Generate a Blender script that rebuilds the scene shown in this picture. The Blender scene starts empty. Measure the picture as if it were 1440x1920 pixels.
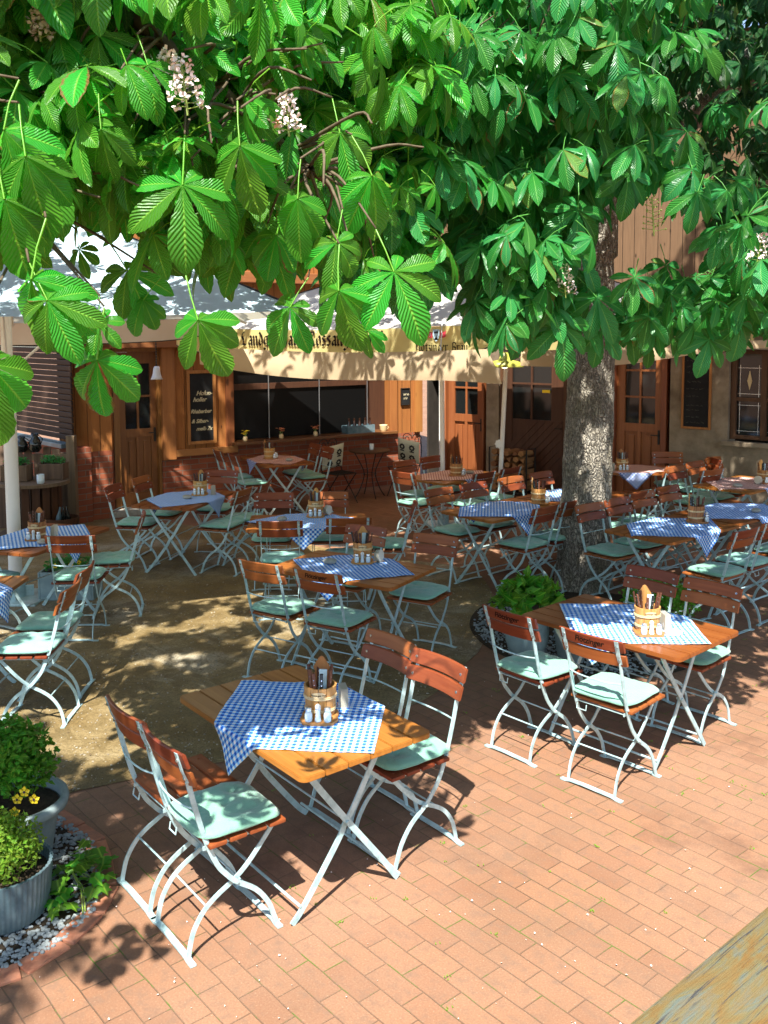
import bpy, bmesh, math, random
import numpy as np
from mathutils import Vector, Matrix, noise
PI=math.pi; R=math.radians
sc=bpy.context.scene
# ------------------------------------------------------------------ camera
cd=bpy.data.cameras.new('camera'); cam=bpy.data.objects.new('camera',cd); sc.collection.objects.link(cam); sc.camera=cam
H=2.52; PITCH=.084; ROLL=-.005; F=1756.5/1440
cam.location=(0,0,H)
cam.rotation_euler=(Matrix.Rotation(PI/2-PITCH,4,'X')@Matrix.Rotation(ROLL,4,'Z')).to_euler()
cd.sensor_fit='HORIZONTAL'; cd.sensor_width=36; cd.lens=F*36; cd.shift_y=-(960-767.8)/1440; cd.clip_start=.05; cd.clip_end=500
cd.dof.use_dof=True; cd.dof.focus_distance=4.6; cd.dof.aperture_fstop=16
# ------------------------------------------------------------------ world, sun, exposure
SX,SY=.11,.68                                   # sun ray drifts +SX,+SY per metre of drop
sd=Vector((-SX,-SY,1)).normalized()
w=bpy.data.worlds.new('World'); sc.world=w; w.use_nodes=True
nt=w.node_tree; bg=nt.nodes['Background']; sky=nt.nodes.new('ShaderNodeTexSky'); sky.sky_type='NISHITA'; sky.sun_disc=False
sky.sun_elevation=math.asin(sd.z); sky.sun_rotation=math.atan2(sd.x,sd.y)
nt.links.new(sky.outputs[0],bg.inputs[0]); bg.inputs[1].default_value=.115
ld=bpy.data.lights.new('sun','SUN'); ld.energy=5.0; ld.angle=R(.5); ld.color=(1,.96,.88)
lo=bpy.data.objects.new('sun',ld); sc.collection.objects.link(lo); lo.rotation_euler=sd.to_track_quat('Z','Y').to_euler(); lo.location=(-2,-6,12)
sc.view_settings.view_transform='Standard'; sc.view_settings.look='None'; sc.view_settings.exposure=1.42; sc.view_settings.gamma=1
sc.cycles.max_bounces=8; sc.cycles.transparent_max_bounces=8; sc.cycles.use_denoising=True
sc.cycles.sample_clamp_indirect=6; sc.cycles.caustics_reflective=False; sc.cycles.caustics_refractive=False
# ------------------------------------------------------------------ utilities
COL=sc.collection
rng=random.Random(7); nr=np.random.default_rng(11)
def tag(o,label=None,cat=None,group=None,kind=None):
    if label: o['label']=label
    if cat: o['category']=cat
    if group: o['group']=group
    if kind: o['kind']=kind
    return o
def empty(name,loc=(0,0,0),rz=0,label=None,cat=None,group=None):
    o=bpy.data.objects.new(name,None); COL.objects.link(o); o.location=loc; o.rotation_euler=(0,0,rz); o.empty_display_size=.1
    return tag(o,label,cat,group)
def copy_tree(o,parent=None):
    c=o.copy(); COL.objects.link(c); c.parent=parent
    for ch in [x for x in KIDS.get(o.name,[])]:
        copy_tree(ch,c)
    return c
KIDS={}
def link(name,me,parent=None,mat=None):
    o=bpy.data.objects.new(name,me); COL.objects.link(o)
    if mat: me.materials.append(mat)
    if parent: o.parent=parent; KIDS.setdefault(parent.name,[]).append(o)
    return o
class MB:
    def __init__(s): s.v=[]; s.f=[]; s.uv=None
    def add(s,vs,fs):
        n=len(s.v); s.v+=[tuple(p) for p in vs]; s.f+=[tuple(i+n for i in f) for f in fs]; return s
    def box(s,c,d,m=None,bev=0):
        x,y,z=[q/2 for q in d]
        if bev:
            b=min(bev,x*.8,y*.8,z*.8)
            bm=bmesh.new(); bmesh.ops.create_cube(bm,size=1)
            for v in bm.verts: v.co=Vector((v.co.x*2*x,v.co.y*2*y,v.co.z*2*z))
            bmesh.ops.bevel(bm,geom=list(bm.edges),offset=b,segments=2,profile=.6,affect='EDGES')
            vs=[v.co.copy() for v in bm.verts]; fs=[[v.index for v in f.verts] for f in bm.faces]; bm.free()
        else:
            vs=[Vector((i*x,j*y,k*z)) for i in(-1,1) for j in(-1,1) for k in(-1,1)]
            fs=[(0,1,3,2),(4,6,7,5),(0,4,5,1),(2,3,7,6),(0,2,6,4),(1,5,7,3)]
        if m is not None: vs=[m@v for v in vs]
        c=Vector(c); return s.add([v+c for v in vs],fs)
    def tube(s,path,r,n=8,cap=True):
        P=[Vector(p) for p in path]; rs=r if hasattr(r,'__len__') else [r]*len(P)
        up=None; V=[];Fs=[]
        for i,p in enumerate(P):
            t=(P[min(i+1,len(P)-1)]-P[max(i-1,0)]).normalized()
            if up is None: up=Vector((0,0,1)) if abs(t.z)<.9 else Vector((1,0,0))
            a=t.cross(up); a=a.normalized() if a.length>1e-6 else t.orthogonal().normalized(); b=a.cross(t).normalized(); up=b
            for k in range(n):
                q=2*PI*k/n; V.append(p+(a*math.cos(q)+b*math.sin(q))*rs[i])
        for i in range(len(P)-1):
            for k in range(n): Fs.append((i*n+k,i*n+(k+1)%n,(i+1)*n+(k+1)%n,(i+1)*n+k))
        if cap: Fs.append(tuple(range(n-1,-1,-1))); Fs.append(tuple((len(P)-1)*n+k for k in range(n)))
        return s.add(V,Fs)
    def bar(s,path,x,wd,th):
        """flat bar following a (y,z) path in the plane x=const: wd in the plane, th across it"""
        P=[Vector((0,p[0],p[1])) for p in path]; V=[];Fs=[]
        for i,p in enumerate(P):
            t=(P[min(i+1,len(P)-1)]-P[max(i-1,0)]).normalized(); nn=Vector((0,-t.z,t.y))
            for sx,sn in((-1,-1),(1,-1),(1,1),(-1,1)): V.append(p+nn*sn*wd/2+Vector((x+sx*th/2,0,0)))
        for i in range(len(P)-1):
            for k in range(4): Fs.append((i*4+k,i*4+(k+1)%4,(i+1)*4+(k+1)%4,(i+1)*4+k))
        Fs.append((3,2,1,0)); n=(len(P)-1)*4; Fs.append((n,n+1,n+2,n+3))
        return s.add(V,Fs)
    def lathe(s,prof,n=24,c=(0,0,0),cap=True,wob=None):
        V=[];Fs=[]; c=Vector(c)
        for j,(r,z) in enumerate(prof):
            for k in range(n):
                a=2*PI*k/n; rr=r*(1+(wob(a,j) if wob else 0)); V.append(c+Vector((rr*math.cos(a),rr*math.sin(a),z)))
        for j in range(len(prof)-1):
            for k in range(n): Fs.append((j*n+k,j*n+(k+1)%n,(j+1)*n+(k+1)%n,(j+1)*n+k))
        if cap: Fs.append(tuple(range(n-1,-1,-1))); Fs.append(tuple((len(prof)-1)*n+k for k in range(n)))
        return s.add(V,Fs)
    def prism(s,poly,z0,z1,m=None):
        n=len(poly); V=[Vector((x,y,z0)) for x,y in poly]+[Vector((x,y,z1)) for x,y in poly]
        if m is not None: V=[m@v for v in V]
        return s.add(V,[tuple(range(n-1,-1,-1)),tuple(range(n,2*n))]+[(i,(i+1)%n,(i+1)%n+n,i+n) for i in range(n)])
    def build(s,name,mat,parent=None,smooth=False,bevel=0,auto=None,uvs=None):
        me=bpy.data.meshes.new(name); me.from_pydata(s.v,[],s.f)
        if uvs is not None:
            l=me.uv_layers.new(name='UVMap'); arr=np.empty(len(me.loops),dtype=np.int32); me.loops.foreach_get('vertex_index',arr)
            l.data.foreach_set('uv',np.array(uvs,dtype=np.float32)[arr].ravel())
        if bevel:
            bm=bmesh.new(); bm.from_mesh(me); bmesh.ops.bevel(bm,geom=[e for e in bm.edges if len(e.link_faces)==2 and e.calc_face_angle(0)>.5],offset=bevel,segments=2,affect='EDGES'); bm.to_mesh(me); bm.free()
        if smooth: me.shade_smooth()
        if auto:
            me.shade_smooth()
            try: me.set_sharp_from_angle(angle=R(auto))
            except Exception: pass
        me.update()
        return link(name,me,parent,mat)
def smoothpath(P,k=5):
    """Catmull-Rom through 2-D or 3-D points"""
    P=[np.array(p,float) for p in P]; Q=[2*P[0]-P[1]]+P+[2*P[-1]-P[-2]]; out=[]
    for i in range(1,len(Q)-2):
        for j in range(k):
            t=j/k; a,b,c,d=Q[i-1:i+3]
            out.append(tuple(.5*((2*b)+(-a+c)*t+(2*a-5*b+4*c-d)*t*t+(-a+3*b-3*c+d)*t**3)))
    out.append(tuple(P[-1])); return out
def text_mesh(txt,size,extrude=.0006,shear=0,offset=0,spacing=1,align='CENTER'):
    cu=bpy.data.curves.new('lettering','FONT'); cu.body=txt; cu.size=size; cu.extrude=extrude; cu.shear=shear; cu.offset=offset; cu.space_character=spacing; cu.align_x=align; cu.align_y='CENTER'
    o=bpy.data.objects.new('tmp',cu); COL.objects.link(o); dg=bpy.context.evaluated_depsgraph_get(); me=bpy.data.meshes.new_from_object(o.evaluated_get(dg)); bpy.data.objects.remove(o); bpy.data.curves.remove(cu)
    me.materials.clear(); return me
# ------------------------------------------------------------------ materials
def M(name,base=(.5,.5,.5),rough=.6,metal=0,coat=0,spec=.5,sss=0):
    m=bpy.data.materials.new(name); m.use_nodes=True; b=m.node_tree.nodes['Principled BSDF']
    b.inputs['Base Color'].default_value=(*base,1); b.inputs['Roughness'].default_value=rough; b.inputs['Metallic'].default_value=metal
    b.inputs['Coat Weight'].default_value=coat; b.inputs['Coat Roughness'].default_value=.15; b.inputs['Specular IOR Level'].default_value=spec
    return m
class N:
    """tiny node-graph helper"""
    def __init__(s,m): s.t=m.node_tree; s.n=s.t.nodes; s.l=s.t.links; s.b=s.n.get('Principled BSDF')
    def new(s,t,**k):
        x=s.n.new('ShaderNode'+t)
        for a,v in k.items():
            if a=='ins':
                for i,q in v.items():
                    if hasattr(q,'is_output') or isinstance(q,bpy.types.NodeSocket): s.l.new(q,x.inputs[i])
                    else: x.inputs[i].default_value=q
            else: setattr(x,a,v)
        return x
    def coord(s,kind='Object',scale=(1,1,1),rot=(0,0,0),loc=(0,0,0)):
        c=s.new('TexCoord'); mp=s.new('Mapping',ins={0:c.outputs[kind],1:loc,2:rot,3:scale}); return mp.outputs[0]
    def noise(s,vec,scale=5,detail=4,rough=.55,dist=0): 
        return s.new('TexNoise',ins={'Vector':vec,'Scale':scale,'Detail':detail,'Roughness':rough,'Distortion':dist}).outputs['Fac']
    def ramp(s,fac,stops):
        r=s.new('ValToRGB',ins={0:fac}); e=r.color_ramp.elements
        while len(e)<len(stops): e.new(.5)
        for q,(p,c) in zip(e,stops): q.position=p; q.color=(*c,1) if len(c)==3 else c
        return r.outputs[0]
    def mix(s,fac,a,b,mode='MIX'):
        x=s.new('Mix',data_type='RGBA',blend_type=mode); 
        for i,q in((0,fac),(6,a),(7,b)):
            if isinstance(q,bpy.types.NodeSocket): s.l.new(q,x.inputs[i])
            else: x.inputs[i].default_value=q if i==0 else (*q,1)
        return x.outputs[2]
    def math(s,op,a,b=0,c=0):
        x=s.new('Math',operation=op)
        for i,q in enumerate((a,b,c)):
            if isinstance(q,bpy.types.NodeSocket): s.l.new(q,x.inputs[i])
            else: x.inputs[i].default_value=q
        return x.outputs[0]
    def bump(s,h,st=.3,d=.01,nrm=None):
        x=s.new('Bump',ins={'Strength':st,'Distance':d,'Height':h})
        if nrm: s.l.new(nrm,x.inputs['Normal'])
        s.l.new(x.outputs[0],s.b.inputs['Normal']); return x.outputs[0]
    def set(s,**k):
        for a,v in k.items():
            i=s.b.inputs[a.replace('_',' ')]
            if isinstance(v,bpy.types.NodeSocket): s.l.new(v,i)
            else: i.default_value=v
def woodmat(name,c1,c2,axis=0,rough=.4,coat=.3,scale=1,knots=False,bump=.15,rnd=True):
    m=M(name,c1,rough,coat=coat,spec=.3); g=N(m); sc_=[26,26,26]; sc_[axis]=1.6
    loc=(0,0,0); v=g.coord('Object',tuple(q*scale for q in sc_))
    if rnd:
        oi=g.new('ObjectInfo'); v=g.new('VectorMath',operation='ADD',ins={0:v,1:g.new('CombineXYZ',ins={0:g.math('MULTIPLY',oi.outputs['Random'],37.),1:g.math('MULTIPLY',oi.outputs['Random'],91.)}).outputs[0]}).outputs[0]
    n=g.noise(v,1,5,.6,.6); v2=g.coord('Object',(2.2*scale,)*3); n2=g.noise(v2,1,3)
    col=g.mix(g.ramp(n,[(.32,(0,0,0)),(.68,(1,1,1))]),c1,c2)
    col=g.mix(g.math('MULTIPLY',n2,.55),col,tuple(q*.62 for q in c1))
    if knots:
        k=g.new('TexVoronoi',feature='F1',ins={'Vector':g.coord('Object',tuple((5 if i!=axis else 2.2)*scale for i in range(3))),'Scale':1}).outputs['Distance']
        col=g.mix(g.ramp(k,[(.06,(1,1,1)),(.13,(0,0,0))]),col,tuple(q*.25 for q in c1))
    if rnd: col=g.new('HueSaturation',ins={'Hue':g.math('ADD',g.math('MULTIPLY',oi.outputs['Random'],.02),.49),'Value':g.math('ADD',g.math('MULTIPLY',oi.outputs['Random'],.5),.75),'Color':col}).outputs[0]
    g.set(Base_Color=col,Roughness=g.math('ADD',g.math('MULTIPLY',n,.2),rough-.1)); g.bump(n,bump,.002); return m
MAT={}
MAT['table']=woodmat('varnished_table_wood',(.34,.118,.024),(.23,.072,.013),0,.4,.2)
MAT['slat']=woodmat('chair_slat_wood',(.30,.080,.024),(.19,.042,.013),0,.45,.06)
m=M('galvanised_steel',(.46,.56,.57),.38,metal=.25); g=N(m); n=g.noise(g.coord(scale=(18,18,18)),1,5,.7)
g.set(Base_Color=g.ramp(n,[(.3,(.28,.44,.46)),(.55,(.46,.64,.66)),(.8,(.56,.70,.72))]),Roughness=g.math('ADD',g.math('MULTIPLY',n,.35),.22)); MAT['steel']=m
def cushionmat(name,c):
    m=M(name,c,.9,spec=.2); g=N(m); oi=g.new('ObjectInfo'); n=g.noise(g.coord(scale=(7,7,7)),1,4,.6); wv=g.noise(g.coord(scale=(260,260,260)),1,2)
    hs=g.new('HueSaturation',ins={'Hue':g.math('ADD',g.math('MULTIPLY',oi.outputs['Random'],.03),.485),'Saturation':1.0,'Value':g.math('ADD',g.math('MULTIPLY',oi.outputs['Random'],.25),.88),'Color':g.mix(n,tuple(q*1.12 for q in c),tuple(q*.8 for q in c))})
    g.set(Base_Color=hs.outputs[0]); g.b.inputs['Sheen Weight'].default_value=.4; g.b.inputs['Sheen Roughness'].default_value=.5; g.bump(g.math('ADD',wv,g.math('MULTIPLY',g.noise(g.coord(scale=(24,24,24)),1,3,.6,1.),2.5)),.6,.004); return m
MAT['cushion']=cushionmat('sage_cushion_cloth',(.21,.46,.35))
def gingham(name,blue,mid_=(.20,.46,.88),warm_lit=False):
    m=M(name,(.8,.8,.8),.85,spec=.2); g=N(m); uv=g.new('TexCoord').outputs['UV']; sp=g.new('SeparateXYZ',ins={0:uv})
    f=[]
    for i in(0,1):
        fr=g.math('FRACT',g.math('MULTIPLY',sp.outputs[i],1/.030)); f.append(g.new('MapRange',interpolation_type='SMOOTHSTEP',ins={0:g.math('ABSOLUTE',g.math('SUBTRACT',fr,.5)),1:.20,2:.30}).outputs[0])
    s_=g.math('MULTIPLY',g.math('ADD',f[0],f[1]),.5)
    col=g.ramp(s_,[(0,(.84,.84,.86)),(.5,mid_),(1,blue)])
    if warm_lit:
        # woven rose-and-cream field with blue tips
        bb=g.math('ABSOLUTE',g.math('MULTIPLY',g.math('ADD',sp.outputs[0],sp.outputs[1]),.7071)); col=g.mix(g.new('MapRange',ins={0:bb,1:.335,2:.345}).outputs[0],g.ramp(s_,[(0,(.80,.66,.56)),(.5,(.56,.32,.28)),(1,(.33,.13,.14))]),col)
    g.set(Base_Color=col); g.bump(g.noise(g.coord('UV',(900,900,900)),1,2),.15,.001)
    g.b.inputs['Subsurface Weight'].default_value=0
    return m
MAT['gingham']=gingham('blue_gingham_cloth',(.010,.085,.50)); MAT['gingham_warmlit']=gingham('warm_lit_gingham_cloth',(.012,.04,.22),(.2,.3,.6),True)
m=M('brick_paving',(.4,.17,.1),.85,spec=.18); g=N(m); v=g.coord('Object',(1,1,1),(0,0,R(49.5)))
wob=g.new('VectorMath',operation='ADD',ins={0:v,1:g.new('VectorMath',operation='SCALE',ins={0:g.new('TexNoise',ins={'Vector':v,'Scale':3.}).outputs['Color'],'Scale':.02}).outputs[0]}).outputs[0]
bk=g.new('TexBrick',offset=.44,squash=1.0,ins={'Vector':wob,'Color1':(.285,.148,.082,1),'Color2':(.205,.098,.054,1),'Mortar':(.085,.06,.035,1),'Scale':1.,'Mortar Size':.0030,'Mortar Smooth':.35,'Bias':-.25,'Brick Width':.216,'Row Height':.110})
n1=g.noise(v,2.2,5,.65); n2=g.noise(v,120,3,.7); n3=g.noise(v,14,4,.7)
col=g.mix(g.ramp(n1,[(.35,(0,0,0)),(.7,(.75,.75,.75))]),bk.outputs[0],(.205,.125,.078)); col=g.mix(g.ramp(g.noise(v,.7,4,.6),[(.4,(0,0,0)),(.7,(.5,.5,.5))]),col,(.34,.205,.135))
col=g.mix(g.ramp(n2,[(.35,(.35,.35,.35)),(.6,(0,0,0))]),col,(.17,.07,.045))
col=g.mix(g.ramp(n2,[(.62,(0,0,0)),(.74,(.5,.5,.5))]),col,(.50,.34,.24))
col=g.mix(g.ramp(n3,[(.5,(0,0,0)),(.72,(.6,.6,.6))]),col,(.16,.105,.075))
stain=g.noise(g.coord('Object',(1,1,1),(0,0,0),(3.1,7,0)),1.1,6,.7); col=g.mix(g.ramp(stain,[(.56,(0,0,0)),(.68,(.55,.55,.55))]),col,(.13,.07,.045))
moss=g.math('MULTIPLY',bk.outputs['Fac'],g.ramp(g.noise(v,5,4,.7),[(.52,(0,0,0)),(.62,(1,1,1))])); col=g.mix(moss,col,(.10,.14,.03))
g.set(Base_Color=col,Roughness=g.math('ADD',g.math('MULTIPLY',n3,.3),.6)); nb=g.bump(g.math('MULTIPLY',bk.outputs['Fac'],-1),.8,.006); g.bump(n2,.35,.003,nb); MAT['brick_pave']=m
m=M('sandy_gravel',(.2,.15,.08),.95,spec=.25); g=N(m); v=g.coord(); n1=g.noise(v,.8,6,.6); n2=g.noise(v,70,4,.8); n3=g.noise(v,3.2,6,.75,1.5); vo=g.new('TexVoronoi',ins={'Vector':v,'Scale':95}).outputs['Distance']
col=g.ramp(n1,[(.35,(.23,.155,.06)),(.5,(.30,.225,.11)),(.64,(.40,.355,.26))])
col=g.mix(g.ramp(n3,[(.42,(.75,.75,.75)),(.56,(0,0,0))]),col,(.15,.10,.035))
col=g.mix(g.ramp(n2,[(.3,(.8,.8,.8)),(.5,(0,0,0))]),col,(.06,.045,.02)); col=g.mix(g.ramp(n2,[(.62,(0,0,0)),(.75,(.8,.8,.8))]),col,(.48,.42,.32))
g.set(Base_Color=col,Roughness=g.ramp(n3,[(.4,(.55,.55,.55)),(.55,(.97,.97,.97))])); g.bump(g.math('ADD',n2,g.math('MULTIPLY',n3,1.5)),.9,.012); MAT['gravel']=m
def simple_noise(name,cs,scale=6,rough=.8,bump=.3,dist=.01,metal=0,kind='Object',sv=(1,1,1),detail=5):
    m=M(name,cs[0],rough,metal=metal,spec=.5 if metal else .2); g=N(m); n=g.noise(g.coord(kind,sv),scale,detail,.65); k=len(cs)
    g.set(Base_Color=g.ramp(n,[(.3+.4*i/max(k-1,1),c) for i,c in enumerate(cs)])); g.bump(n,bump,dist); return m
MAT['pebble']=simple_noise('pale_pebbles',[(.13,.16,.17),(.40,.43,.42)],9,.6,.1)
MAT['soil']=simple_noise('dark_soil',[(.02,.015,.01),(.07,.05,.03)],40,.95,.8)
MAT['edge']=simple_noise('edging_brick',[(.33,.12,.07),(.45,.19,.11),(.28,.14,.10)],11,.85,.3,.004)
m=M('wall_brick',(.3,.1,.06),.85,spec=.15); g=N(m); v=g.coord('UV'); bk=g.new('TexBrick',offset=.5,ins={'Vector':v,'Color1':(.36,.10,.045,1),'Color2':(.22,.055,.03,1),'Mortar':(.22,.17,.13,1),'Scale':1.,'Mortar Size':.006,'Mortar Smooth':.2,'Bias':0.,'Brick Width':.25,'Row Height':.078})
n=g.noise(v,20,4,.7); g.set(Base_Color=g.mix(g.math('MULTIPLY',n,.5),bk.outputs[0],(.15,.07,.045))); g.bump(g.math('MULTIPLY',bk.outputs['Fac'],-1),.8,.008); MAT['wall_brick']=m
m=M('timber_boards',(.4,.17,.05),.7,spec=.2); g=N(m); v=g.coord('UV'); sp=g.new('SeparateXYZ',ins={0:v}); bd=g.math('DIVIDE',sp.outputs[0],.17); fr=g.math('FRACT',bd); fl=g.math('FLOOR',bd)
rn=g.new('TexWhiteNoise',noise_dimensions='1D',ins={'W':fl}).outputs['Value']; gap=g.new('MapRange',ins={0:g.math('ABSOLUTE',g.math('SUBTRACT',fr,.5)),1:.47,2:.49}).outputs[0]
gv=g.new('CombineXYZ',ins={0:g.math('MULTIPLY',sp.outputs[0],40.),1:g.math('ADD',g.math('MULTIPLY',sp.outputs[1],2.5),g.math('MULTIPLY',rn,30.))}).outputs[0]
n=g.noise(gv,1,5,.6,.8); kn=g.new('TexVoronoi',ins={'Vector':g.new('CombineXYZ',ins={0:g.math('MULTIPLY',sp.outputs[0],8.),1:g.math('MULTIPLY',sp.outputs[1],3.)}).outputs[0],'Scale':1.}).outputs['Distance']
col=g.mix(g.ramp(n,[(.3,(0,0,0)),(.7,(1,1,1))]),(.36,.145,.04),(.24,.085,.024)); col=g.mix(g.math('MULTIPLY',rn,.5),col,(.30,.11,.03)); col=g.mix(g.ramp(kn,[(.05,(1,1,1)),(.11,(0,0,0))]),col,(.08,.03,.012)); col=g.mix(gap,col,(.04,.015,.006))
g.set(Base_Color=col); g.bump(g.math('MULTIPLY',gap,-1),.8,.01); MAT['timber']=m
m2=m.copy(); m2.name='weathered_boards'; MAT['weathered']=m2
for nd in m2.node_tree.nodes:
    if nd.type=='MIX':
        for i in(6,7):
            c=nd.inputs[i]
            if not c.is_linked:
                q=c.default_value; l=(q[0]+q[1]+q[2])/3; c.default_value=(l*1.05,l*.62,l*.34,1)
MAT['beam']=woodmat('beam_wood',(.36,.14,.04),(.25,.085,.025),2,.55,.1,.8,True)
MAT['door']=woodmat('oak_door',(.28,.115,.03),(.19,.07,.018),2,.42,.25)
MAT['door_red']=woodmat('red_brown_door',(.27,.085,.03),(.18,.05,.018),2,.42,.25)
MAT['darkwood']=woodmat('dark_wood',(.10,.045,.02),(.06,.025,.012),2,.6,.1)
MAT['greywood']=woodmat('grey_old_wood',(.20,.13,.08),(.10,.07,.045),2,.8,0,.8,True,.4)
MAT['logwood']=woodmat('firewood',(.34,.17,.07),(.2,.1,.04),1,.8,0)
MAT['bucket']=woodmat('bucket_wood',(.55,.27,.09),(.42,.18,.05),2,.5,.15,2.)
MAT['hoop']=M('willow_hoop',(.62,.47,.25),.6)
MAT['plaster']=simple_noise('old_plaster',[(.12,.09,.06),(.24,.19,.13),(.34,.28,.20)],2.2,.95,.5,.02)
MAT['stone']=simple_noise('grey_stone',[(.28,.28,.24),(.42,.41,.36)],30,.8,.3,.003)
MAT['iron']=M('dark_iron',(.03,.028,.025),.5,metal=.6)
MAT['white_metal']=simple_noise('white_painted_metal',[(.70,.69,.64),(.78,.77,.72)],4,.4,.05,.001)
MAT['black']=M('black_paint',(.01,.01,.012),.55); MAT['ink']=M('burnt_black_lettering',(.012,.008,.006),.8,spec=.1)
MAT['board']=simple_noise('blackboard_slate',[(.008,.008,.009),(.02,.02,.02)],5,.75,.05,.001)
MAT['chalk']=M('chalk',(.55,.48,.30),.95)
def glassmat(name,c=(.9,.95,.95),rough=.03):
    m=M(name,c,rough); m.node_tree.nodes['Principled BSDF'].inputs['Transmission Weight'].default_value=1; m.node_tree.nodes['Principled BSDF'].inputs['IOR'].default_value=1.45; return m
MAT['glass']=M('cloudy_glass',(.62,.72,.74),.12,spec=.8)
MAT['darkglass']=M('window_glass',(.010,.012,.012),.06,spec=.5)
MAT['hatchglass']=M('hatch_glass',(.005,.005,.005),.3,spec=.12)
MAT['salt']=M('salt_grains',(.8,.82,.82),.7); MAT['pepper']=M('pepper_grains',(.30,.32,.22),.8)
MAT['chrome']=M('chrome_cap',(.75,.78,.8),.25,metal=.9)
MAT['knifebrown']=woodmat('knife_handle_wood',(.16,.06,.035),(.09,.035,.02),2,.5,.1,3); MAT['knifeblack']=M('knife_handle_black',(.01,.018,.018),.4)
MAT['napkin']=M('paper_napkin',(.5,.68,.72),.9)
MAT['zinc']=simple_noise('weathered_zinc',[(.05,.10,.13),(.12,.19,.22),(.22,.29,.31)],5,.5,.1,.002,metal=.35)
MAT['potblue']=simple_noise('blue_grey_ceramic',[(.17,.26,.28),(.28,.38,.39)],7,.55,.15,.003)
MAT['potpale']=simple_noise('pale_stone_pot',[(.20,.27,.28),(.33,.40,.40)],6,.7,.15,.003)
MAT['shutter']=M('brown_roller_shutter',(.035,.02,.014),.6,spec=.2); MAT['tile']=simple_noise('roof_tiles',[(.12,.05,.03),(.25,.10,.06)],3,.8,.4)
MAT['moss_beam']=None
def leafmat(name,c,t,gloss=.35,rib=True,yellow=None):
    m=bpy.data.materials.new(name); m.use_nodes=True; g=N(m); b=g.b; out=g.n['Material Output']
    uv=g.new('TexCoord').outputs['UV']; sp=g.new('SeparateXYZ',ins={0:uv}); x=g.math('ABSOLUTE',g.math('SUBTRACT',sp.outputs[0],.5)); y=sp.outputs[1]
    geo=g.new('NewGeometry'); rn=geo.outputs['Random Per Island']
    n=g.noise(g.coord('Object',(3,3,3)),1,2)
    rib_=g.math('SINE',g.math('MULTIPLY',g.math('SUBTRACT',y,g.math('MULTIPLY',x,.42)),2*PI*15))
    mid=g.new('MapRange',ins={0:x,1:.012,2:.05,3:1.,4:0.}).outputs[0]
    def vary(cc):
        hs=g.new('HueSaturation',ins={'Hue':g.math('ADD',g.math('MULTIPLY',rn,.05),.475),'Saturation':1.,'Value':g.math('ADD',g.math('MULTIPLY',rn,.55),.72),'Color':(*cc,1)}).outputs[0]
        hs=g.mix(g.math('MULTIPLY',g.ramp(rib_,[(.0,(.3,.3,.3)),(.5,(0,0,0))]),.6),hs,tuple(q*.55 for q in cc))
        return g.mix(g.math('MULTIPLY',mid,.7),hs,(min(1,cc[0]*3+.08),min(1,cc[1]*1.7+.05),cc[2]*2+.02))
    cb=vary(c); ct=vary(t)
    # a few leaflets with dry brown rims and blotches
    ed=g.math('ADD',g.math('MULTIPLY',x,2.),g.math('MULTIPLY',g.noise(g.coord('Object',(26,26,26)),1,4,.7),.7)); dry=g.math('MULTIPLY',g.new('MapRange',ins={0:ed,1:1.10,2:1.26}).outputs[0],g.math('GREATER_THAN',rn,.93))
    yl=g.math('MULTIPLY',g.math('GREATER_THAN',rn,.975),.4)
    cb=g.mix(yl,g.mix(dry,cb,(.22,.13,.04)),(.30,.32,.03)); ct=g.mix(yl,g.mix(dry,ct,(.30,.18,.05)),(.5,.5,.05))
    g.set(Base_Color=cb,Roughness=gloss); b.inputs['Specular IOR Level'].default_value=.45
    bp_=g.bump(rib_,.55,.004)
    tr=g.new('BsdfTranslucent',ins={0:ct,1:bp_}); mx=g.new('MixShader',ins={0:.42,1:b.outputs[0],2:tr.outputs[0]})
    g.l.new(mx.outputs[0],out.inputs[0]); return m
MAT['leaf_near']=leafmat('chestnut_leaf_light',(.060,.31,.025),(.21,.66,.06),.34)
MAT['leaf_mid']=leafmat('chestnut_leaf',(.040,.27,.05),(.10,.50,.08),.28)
MAT['leaf_far']=leafmat('chestnut_leaf_shaded',(.018,.11,.022),(.03,.17,.025),.4)  # same chestnut leaf, shade of the deep crown put into its colour
MAT['leaf_bush']=leafmat('bush_leaf',(.09,.34,.02),(.18,.5,.03),.4); MAT['leaf_yellow']=leafmat('yellow_green_leaf',(.17,.36,.03),(.3,.5,.04),.4)
MAT['twig']=simple_noise('grey_brown_twig',[(.07,.05,.03),(.14,.11,.07)],30,.8,.3,.003)
MAT['petiole']=M('green_stalk',(.22,.30,.06),.5); MAT['blossom']=M('white_pink_blossom',(.78,.66,.60),.7); MAT['blossom_pink']=M('pink_blossom',(.7,.35,.28),.7)
MAT['yellow']=M('yellow_petal',(.85,.62,.02),.6); MAT['orange']=M('orange_petal',(.85,.32,.14),.6); MAT['violet']=M('dark_violet',(.04,.01,.05),.6)
m=M('chestnut_bark',(.2,.15,.1),.95); g=N(m); v=g.coord('Object',(9,9,2.2)); n=g.noise(v,1.3,8,.75,.8); vo=g.new('TexVoronoi',feature='DISTANCE_TO_EDGE',ins={'Vector':g.coord('Object',(48,48,16)),'Scale':1.,'Randomness':1.}).outputs['Distance']
n2=g.noise(g.coord('Object',(1.5,1.5,1.2)),1.6,4,.6); col=g.ramp(n,[(.3,(.27,.24,.18)),(.5,(.48,.43,.35)),(.7,(.64,.59,.50))]); col=g.mix(g.ramp(n2,[(.5,(0,0,0)),(.68,(.7,.7,.7))]),col,(.17,.17,.06))
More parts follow.
